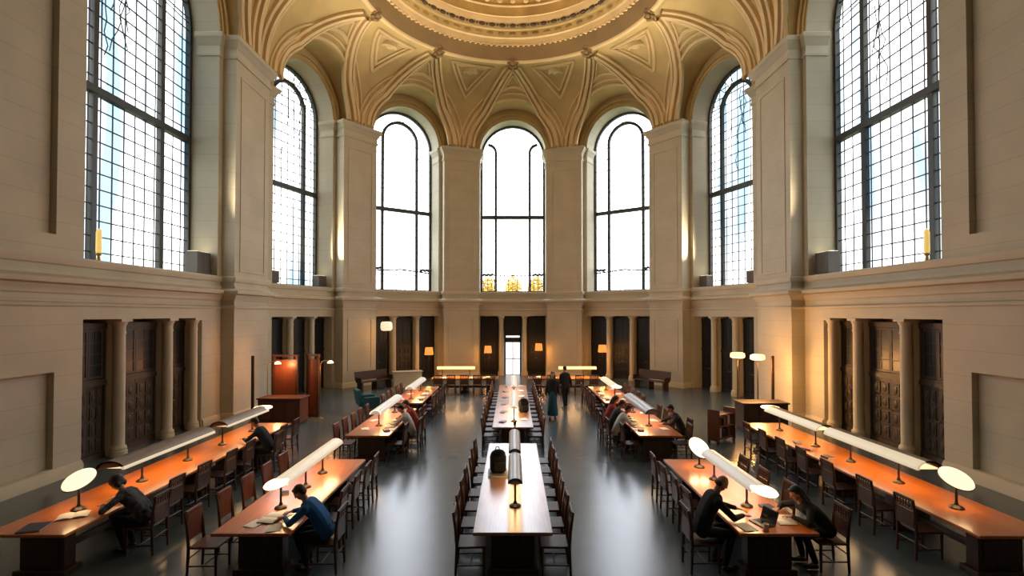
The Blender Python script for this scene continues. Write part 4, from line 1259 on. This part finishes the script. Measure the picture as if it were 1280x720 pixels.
# near right table
laptop('black laptop in front of the person in the black suit', 3.85, 7.98, rad(-75))
paper('white sheet beside the laptop on the near right table', 3.55, 7.84, .2)
mug('white cup beside the laptop on the near right table', 3.80, 7.74, M['paper'])
book('navy book under the near end of the white hood lamp', 4.26, 8.6, .1, M['cardblue'], .2, .26, .03)
open_book('open book before the person leaning at the near right table', 4.24, 8.12, rad(90))
# right wall table
book('dark closed book lying along the right wall table, near the second lamp post', 7.1, 11.6, .1, M['cardblack'])
book('red closed book lying on the right wall table beyond the cream hood', 7.05, 12.3, .5, M['cardred'])
book('navy closed book lying at the middle of the right wall table', 7.15, 12.9, -.3, M['cardblue'])
# middle and far side tables
k = 0
rnd = random.Random(11)
covers = [M['cardred'], M['cardblack'], M['cardblue'], M['redwood']]
cn = ['red', 'black', 'navy', 'maroon']
for key in ('middle left table', 'middle right table', 'far left table', 'far right table'):
    cx, y0, y1, w = T[key]; s = 1 if 'left' in key else -1
    for i in range(4):
        y = y0+.5+(y1-y0-1)*i/3+rnd.uniform(-.1, .1); x = cx+s*rnd.uniform(.30, .42)
        book('%s book on the aisle half of the %s, %s from the front' % (cn[i], key, ORD[i]), x, y+.1, rnd.uniform(-.5, .5), covers[i])
    for i in range(3):
        y = y0+.8+(y1-y0-1.6)*i/2; x = cx-s*rnd.uniform(.28, .36)
        paper('white sheet on the wall half of the %s, %s from the front' % (key, ORD[i]), x, y, rnd.uniform(-.6, .6))
    for i in range(2):
        open_book('open book at the aisle edge of the %s, %s one' % (key, ('nearer', 'farther')[i]), cx+s*.36, y0+1.1+1.02*i, rad(90)*s)
for key in ('middle centre table', 'far centre table'):
    cx, y0, y1, w = T[key]
    for i in range(3):
        y = y0+.7+(y1-y0-1.4)*i/2
        book('%s book beside the lamp on the %s, %s from the front' % (cn[(i+1) % 4], key, ORD[i]), cx-.30, y, rnd.uniform(-.5, .5), covers[(i+1) % 4])
        paper('loose sheet on the right half of the %s, %s from the front' % (key, ORD[i]), cx+.34, y+.4, rnd.uniform(-.5, .5))
backpack('small dark bag standing on the right half of the middle centre table', .36, 17.0, .4)
mug('dark cup on the middle centre table before the lamp', .06, 15.0, M['cardblack'])
for nm, xs in (('left', (-3.5, -2.0, -1.3)), ('right', (1.2, 2.0, 2.6))):
    for i, x in enumerate(xs):
        open_book('open book on the %s cross table, %s from the left' % (nm, ORD[i]), x, 25.90, rnd.uniform(-.3, .3))

# ------------------------------------------------------------------ furniture at the edges
def floor_lamp(name, label, x, y, h, shade, kind, power, col=(1, .47, .14), group=None, post=None):
    t = thing(name, label, 'lamp', (x, y, 0), 0, group)
    post = post or M['bronze']
    mb = MB(); mb.lathe([(0, 0), (.17, 0), (.17, .02), (.13, .04), (.04, .07), (.022, .12)], 24); mb.build('base', post, t)
    mb = MB(); mb.tube([(0, 0, .12), (0, 0, h-.02)], .02, 10); mb.build('pole', post, t)
    mb = MB()
    if kind == 'disc':
        mb.lathe([(.02, -.03), (.17, -.03), (.245, .0), (.25, .05), (.24, .14), (.18, .17), (0, .18)], 28, (0, 0, h))
    elif kind == 'square':
        mb.prism([(-.2, -.2), (.2, -.2), (.2, .2), (-.2, .2)], h-.05, h+.38, lambda a, b, z: Vector((a*(1.15 if z < h else .95), b*(1.15 if z < h else .95), z)))
    else:
        mb.lathe([(.03, 0), (.24, .0), (.31, .06), (.33, .2), (.31, .42), (.24, .50), (.03, .50)], 28, (0, 0, h))
    mb.build('shade', shade, t)
    if kind == 'disc':
        mb = MB(); mb.lathe([(.0, -.045), (.18, -.045), (.18, -.031), (.0, -.031)], 24, (0, 0, h)); mb.build('rim', post, t)
    if power:
        L = bpy.data.lights.new('lamp_light', 'POINT'); L.energy = power; L.color = col; L.shadow_soft_size = .12
        lo = bpy.data.objects.new('lamp_light', L); COL.objects.link(lo); lo.parent = t; lo.location = (0, 0, h-.22)
    return t
floor_lamp('standing_lamp', 'slim standing lamp with a glowing flat shade at the right, left one of two', 8.15, 18.6, 2.42, M['glow_hot'], 'disc', 230, group='standing lamps by the right service desk')
floor_lamp('standing_lamp', 'slim standing lamp with a glowing flat shade at the right, right one of two', 8.95, 18.75, 2.34, M['glow_hot'], 'disc', 230, group='standing lamps by the right service desk')
floor_lamp('globe_lamp', 'tall lamp with a big white drum globe beside the left back window bay', -7.05, 28.6, 3.05, M['globe'], 'globe', 25, group=None)
floor_lamp('shade_lamp', 'orange square-shaded lamp to the right of the glowing door', 1.62, 32.0, 1.75, M['glow_orange'], 'square', 45, (1, .4, .1), 'orange shaded lamps before the bookcases')
floor_lamp('shade_lamp', 'orange square-shaded lamp before the right back bookcases', 5.35, 30.6, 1.75, M['glow_orange'], 'square', 45, (1, .4, .1), 'orange shaded lamps before the bookcases')
floor_lamp('shade_lamp', 'orange square-shaded lamp before the left back bookcases', -5.0, 30.6, 1.6, M['glow_orange'], 'square', 40, (1, .4, .1), 'orange shaded lamps before the bookcases')
floor_lamp('shade_lamp', 'dim orange square-shaded lamp to the left of the glowing door', -1.55, 32.0, 1.6, M['glow_orange'], 'square', 30, (1, .4, .1), 'orange shaded lamps before the bookcases')

def desk(label, x, y, w, d, h, rz=0, mat=None, group='service desks'):
    t = thing('service_desk', label, 'desk', (x, y, 0), rz, group); mat = mat or M['redwood']
    mb = MB(); mb.box(-w/2-.05, w/2+.05, -d/2-.05, d/2+.05, h-.05, h, bev=.012); mb.build('desktop', mat, t)
    mb = MB(); mb.box(-w/2, w/2, -d/2, d/2, .1, h-.052); 
    mb.build('body', mat, t)
    mb = MB(); mb.box(-w/2+.03, w/2-.03, -d/2+.03, d/2-.03, 0, .099); mb.build('plinth', M['black_wood'], t)
    n = 3
    for k in range(n):
        x0 = -w/2+.06+(w-.12)*k/n+.02; x1 = x0+(w-.12)/n-.04
        mb = MB(); mb.box(x0, x1, -d/2-.02, -d/2-.001, .18, h-.14, bev=.006); mb.build('front_panel', mat, t)
    return t
desk('red-brown service desk before the left wall, under the wooden booth screens', -8.35, 18.7, 1.5, .75, .98)
desk('dark service desk beside the two standing lamps before the right wall', 8.55, 17.7, 1.5, .7, .98, mat=M['wood'])
# wooden booth screens at the left
def screen(label, x, y, w, h, rz, mat):
    t = thing('booth_screen', label, 'screen', (x, y, 0), rz, 'wooden booth screens at the left desk')
    for s in (-1, 1):
        mb = MB(); mb.box(s*w/2-.04, s*w/2+.04, -.04, .04, 0, h); mb.build('post', M['wood'], t)
    mb = MB(); mb.box(-w/2+.041, w/2-.041, -.015, .015, .12, h-.12); mb.build('panel', mat, t)
    mb = MB(); mb.box(-w/2-.06, w/2+.06, -.06, .06, h+.001, h+.07, bev=.01); mb.build('cap_rail', mat, t)
    mb = MB(); mb.box(-w/2+.041, w/2-.041, -.03, .03, 0, .12); mb.build('bottom_rail', M['wood'], t)
    return t
screen('wide red-lit wooden booth screen behind the left service desk', -8.75, 19.75, .95, 2.35, rad(-8), M['redwood'])
screen('narrow wooden booth screen right of the wide one behind the left desk', -7.75, 19.9, .42, 2.35, rad(-8), M['redwood'])
def bracket_lamp(label, x, y, z, rz):
    t = thing('desk_lamp', label, 'lamp', (x, y, 0), rz, 'brass lamps by the booth screens')
    mb = MB(); mb.lathe([(0, 0), (.13, 0), (.13, .02), (.03, .05), (.02, .1)], 20); mb.build('base', M['brass'], t)
    mb = MB(); mb.tube([(0, 0, .1), (0, 0, z-.15), (.06, 0, z-.03), (.2, 0, z), (.34, 0, z-.03)], .016, 8); mb.build('arm', M['brass'], t)
    mb = MB(); mb.lathe([(.02, .06), (.06, .05), (.11, 0), (.12, -.04), (.105, -.04), (.09, 0), (.02, .035)], 18, (.38, 0, z-.05)); mb.build('shade', M['glow'], t)
    L = bpy.data.lights.new('lamp_light', 'POINT'); L.energy = 45; L.color = (1, .4, .14); L.shadow_soft_size = .06
    lo = bpy.data.objects.new('lamp_light', L); COL.objects.link(lo); lo.parent = t; lo.location = (.38, 0, z-.18)
    return t
bracket_lamp('tall brass arm lamp in front of the wide booth screen', -9.2, 19.25, 2.2, 0)
bracket_lamp('tall brass arm lamp beside the narrow booth screen', -7.35, 19.6, 2.2, 0)
# pale post lamp at the left wall (unlit)
for sx, side in ((-1, 'left'), (1, 'right')):
    t = thing('banner_pole', 'tall thin dark pole standing before the %s wall by the service desk' % side, 'pole', (sx*9.55, 18.85, 0), 0, 'thin dark poles')
    mb = MB(); mb.lathe([(0, 0), (.13, 0), (.13, .03), (.05, .06)], 16); mb.build('base', M['wood'], t)
    mb = MB(); mb.box(-.05, .05, -.03, .03, .06, 2.45, bev=.008); mb.build('pole', M['wood'], t)

def bench(label, x, y, rz, l, group='dark benches by the apse wall'):
    t = thing('bench', label, 'bench', (x, y, 0), rz, group)
    mb = MB(); mb.box(-l/2, l/2, -.24, .22, .42, .47, bev=.012); mb.build('seat', M['wood'], t)
    mb = MB(); A = Matrix.Translation((0, .23, .47)) @ Matrix.Rotation(rad(-8), 4, 'X'); mb.box(-l/2, l/2, 0, .035, .03, .5, A); mb.build('backrest', M['wood'], t)
    for k in range(3):
        xx = -l/2+.12+(l-.24)*k/2
        mb = MB(); mb.box(xx-.04, xx+.04, -.22, .20, 0, .419); mb.build('leg', M['wood'], t)
    for s in (-1, 1):
        mb = MB(); mb.box(s*(l/2-.03)-.03, s*(l/2-.03)+.03, -.22, .20, .471, .68); mb.build('armrest', M['wood'], t)
    return t
bench('dark wooden bench against the apse wall at the left, beside the drum globe lamp', -7.35, 27.3, rad(54), 2.1)
bench('dark wooden bench against the apse wall at the right, behind the middle right table', 7.35, 27.3, rad(-54), 2.1)
# pale counter block, blue armchair, book truck
t = thing('pale_counter', 'low pale stone-coloured counter block before the left back bookcases', 'counter', (-5.75, 28.0, 0), rad(20))
mb = MB(); mb.box(-.75, .75, -.25, .25, 0, .82, bev=.015); mb.build('body', M['stone_plain'], t)
mb = MB(); mb.box(-.8, .8, -.3, .3, .821, .87, bev=.012); mb.build('worktop', M['stone_plain'], t)
t = thing('armchair', 'deep blue upholstered armchair at the left behind the middle left table', 'armchair', (-5.95, 21.3, 0), rad(-60))
mb = MB(); mb.box(-.34, .34, -.32, .34, .12, .42, bev=.04); mb.build('seat', M['teal'], t)
mb = MB(); A = Matrix.Translation((0, -.33, .3)) @ Matrix.Rotation(rad(10), 4, 'X'); mb.box(-.36, .36, -.14, -.005, 0, .62, A); mb.build('backrest', M['teal'], t)
for s in (-1, 1):
    mb = MB(); mb.box(s*.41-.065, s*.41+.065, -.34, .32, .12, .60, bev=.03); mb.build('armrest', M['teal'], t)
    for yy in (-.26, .26):
        mb = MB(); mb.tube([(s*.36, yy, 0), (s*.34, yy, .121)], [.02, .03], 8); mb.build('leg', M['wood'], t)
def book_truck(label, x, y, rz):
    t = thing('book_truck', label, 'book cart', (x, y, 0), rz)
    for s in (-1, 1):
        mb = MB(); mb.box(s*.42-.02, s*.42+.02, -.2, .2, .1, 1.05, bev=.006); mb.build('side_panel', M['redwood'], t)
        for yy in (-.15, .15):
            mb = MB(); mb.lathe([(0, -.015), (.05, -.015), (.05, .015), (0, .015)], 14, mat=Matrix.Translation((s*.42, yy, .05)) @ Matrix.Rotation(pi/2, 4, 'Y')); mb.build('wheel', M['cardblack'], t)
    for z in (.16, .52, .88):
        mb = MB(); mb.box(-.399, .399, -.19, .19, z, z+.025); mb.build('shelf', M['redwood'], t)
    return t
book_truck('wooden book cart at the far end of the right wall table', 6.5, 16.0, rad(35))
rb = random.Random(5)
for lv, zz in ((0, .186), (1, .546)):
    for k in range(6):
        cv = [M['cardred'], M['paper'], M['cardblue'], M['redwood'], M['cardblack'], M['hood_brown']][(k+lv*2) % 6]
        nm = ['red', 'white', 'navy', 'maroon', 'black', 'tan'][(k+lv*2) % 6]
        lx = -.30+.11*k
        c, s = cos(rad(35)), sin(rad(35))
        t = thing('shelved_book', '%s-spined book upright on the %s shelf of the wooden book cart' % (nm, ('bottom', 'middle')[lv]), 'book', (6.5+lx*c, 16.0+lx*s, zz), rad(35), 'books on the book cart')
        h_ = rb.uniform(.22, .29); w_ = rb.uniform(.03, .06)
        mb = MB(); mb.box(-w_/2, -w_/2+.003, -.1, .1, 0, h_); mb.box(w_/2-.003, w_/2, -.1, .1, 0, h_); mb.box(-w_/2+.003, w_/2-.003, -.1, -.096, 0, h_); mb.build('cover', cv, t)
        mb = MB(); mb.box(-w_/2+.0035, w_/2-.0035, -.0955, .095, .004, h_-.004); mb.build('pages', M['paper'], t)

# ------------------------------------------------------------------ flood lights on the window sills
def floodlight(label, x, y, z, rz, w, h, tilt, power, group, off=0.):
    t = thing('floodlight', label, 'lamp', (x, y, z+.004), rz, group)
    mb = MB(); mb.box(-w/2, w/2, -.22, .22, .05, h, bev=.012)
    for k in range(9):
        xx = -w/2+.05+(w-.1)*k/8; mb.box(xx-.01, xx+.01, -.235, -.2201, .08, h-.04)
    mb.build('housing', M['grey_paint'], t)
    mb = MB(); mb.box(-w/2+.06, w/2-.06, -.15, .15, 0, .0495); mb.build('foot', M['grey_paint'], t)
    mb = MB(); mb.box(-w/2+.05, w/2-.05, -.17, .17, h+.0005, h+.012); mb.build('lens', M['glow'], t)
    if power:
        L = bpy.data.lights.new('flood_light', 'AREA'); L.shape = 'RECTANGLE'; L.size = .2; L.size_y = .3; L.energy = power; L.color = (1, .80, .54)
        L.spread = rad(62)
        lo = bpy.data.objects.new('flood_light', L); COL.objects.link(lo); lo.parent = t; lo.location = (off, 0, h+.03); lo.rotation_euler = (pi+tilt, 0, 0)
    return t
FP = 300
for sx, side in ((-1, 'left'), (1, 'right')):
    floodlight('grey louvred floodlight box on the sill of the large %s window, far corner' % side, sx*(R+.42), 18.48, SILL, rad(90)*-sx, .8, .82, rad(38), FP, 'floodlight boxes on the window sills', sx*.28)
    C, Tt, N = frame(rad(72)*sx); p = C+Tt*(sx*-1.72)+N*.5
    floodlight('small grey floodlight box on the sill of the far %s tinted window, far corner' % side, p.x, p.y, SILL, -rad(72)*sx, .6, .62, rad(38), FP, 'floodlight boxes on the window sills', sx*.18)
    p = C+Tt*(sx*1.75)+N*.4
    floodlight('small grey floodlight box on the sill of the far %s tinted window, near corner' % side, p.x, p.y, SILL, -rad(72)*sx, .5, .62, rad(38), FP, 'floodlight boxes on the window sills', -sx*.14)
    # brass candle stand at the near end of the sill
    t = thing('candle_lamp', 'yellow candle lamp on the sill of the large %s window, near corner' % side, 'lamp', (sx*(R+.72), 14.40, SILL+.004), 0, 'candle lamps on the window sills')
    mb = MB(); mb.lathe([(0, 0), (.14, 0), (.14, .03), (.06, .08), (.04, .22), (.07, .26), (.07, .30)], 18); mb.build('base', M['brass'], t)
    mb = MB(); mb.lathe([(0, .301), (.06, .301), (.07, .36), (.07, .88), (.05, .96), (0, 1.0)], 18); mb.build('shade', M['candle'], t)

# ------------------------------------------------------------------ sky, camera, view
w = bpy.data.worlds.new('sky'); SC.world = w; w.use_nodes = True
nt = w.node_tree; bg = nt.nodes['Background']
tc = nt.nodes.new('ShaderNodeTexCoord'); sp = nt.nodes.new('ShaderNodeSeparateXYZ'); nt.links.new(tc.outputs['Generated'], sp.inputs['Vector'])
rp = nt.nodes.new('ShaderNodeValToRGB'); nt.links.new(sp.outputs['Z'], rp.inputs['Fac'])
rp.color_ramp.elements[0].position = .0; rp.color_ramp.elements[0].color = (.90, .94, 1, 1)
rp.color_ramp.elements[1].position = .6; rp.color_ramp.elements[1].color = (.80, .89, 1, 1)
nt.links.new(rp.outputs['Color'], bg.inputs['Color'])
bg.inputs['Strength'].default_value = 6.0

cam = bpy.data.cameras.new('camera'); co = bpy.data.objects.new('camera', cam); COL.objects.link(co)
cam.sensor_width = 36; cam.lens = 36*640/1280
PITCH = 1.0
co.location = (0, 0, EYE); co.rotation_euler = (rad(90+PITCH), 0, 0)
cam.shift_y = (32-640*tan(rad(PITCH)))/1280; cam.shift_x = -1/1280
cam.clip_end = 300; cam.clip_start = .1
SC.camera = co
SC.view_settings.view_transform = 'Standard'; SC.view_settings.look = 'None'; SC.view_settings.gamma = 1
SC.view_settings.use_curve_mapping = False
SC.view_settings.exposure = 0.3
SC.cycles.max_bounces = 8; SC.cycles.diffuse_bounces = 5; SC.cycles.transparent_max_bounces = 16
SC.cycles.sample_clamp_indirect = 6
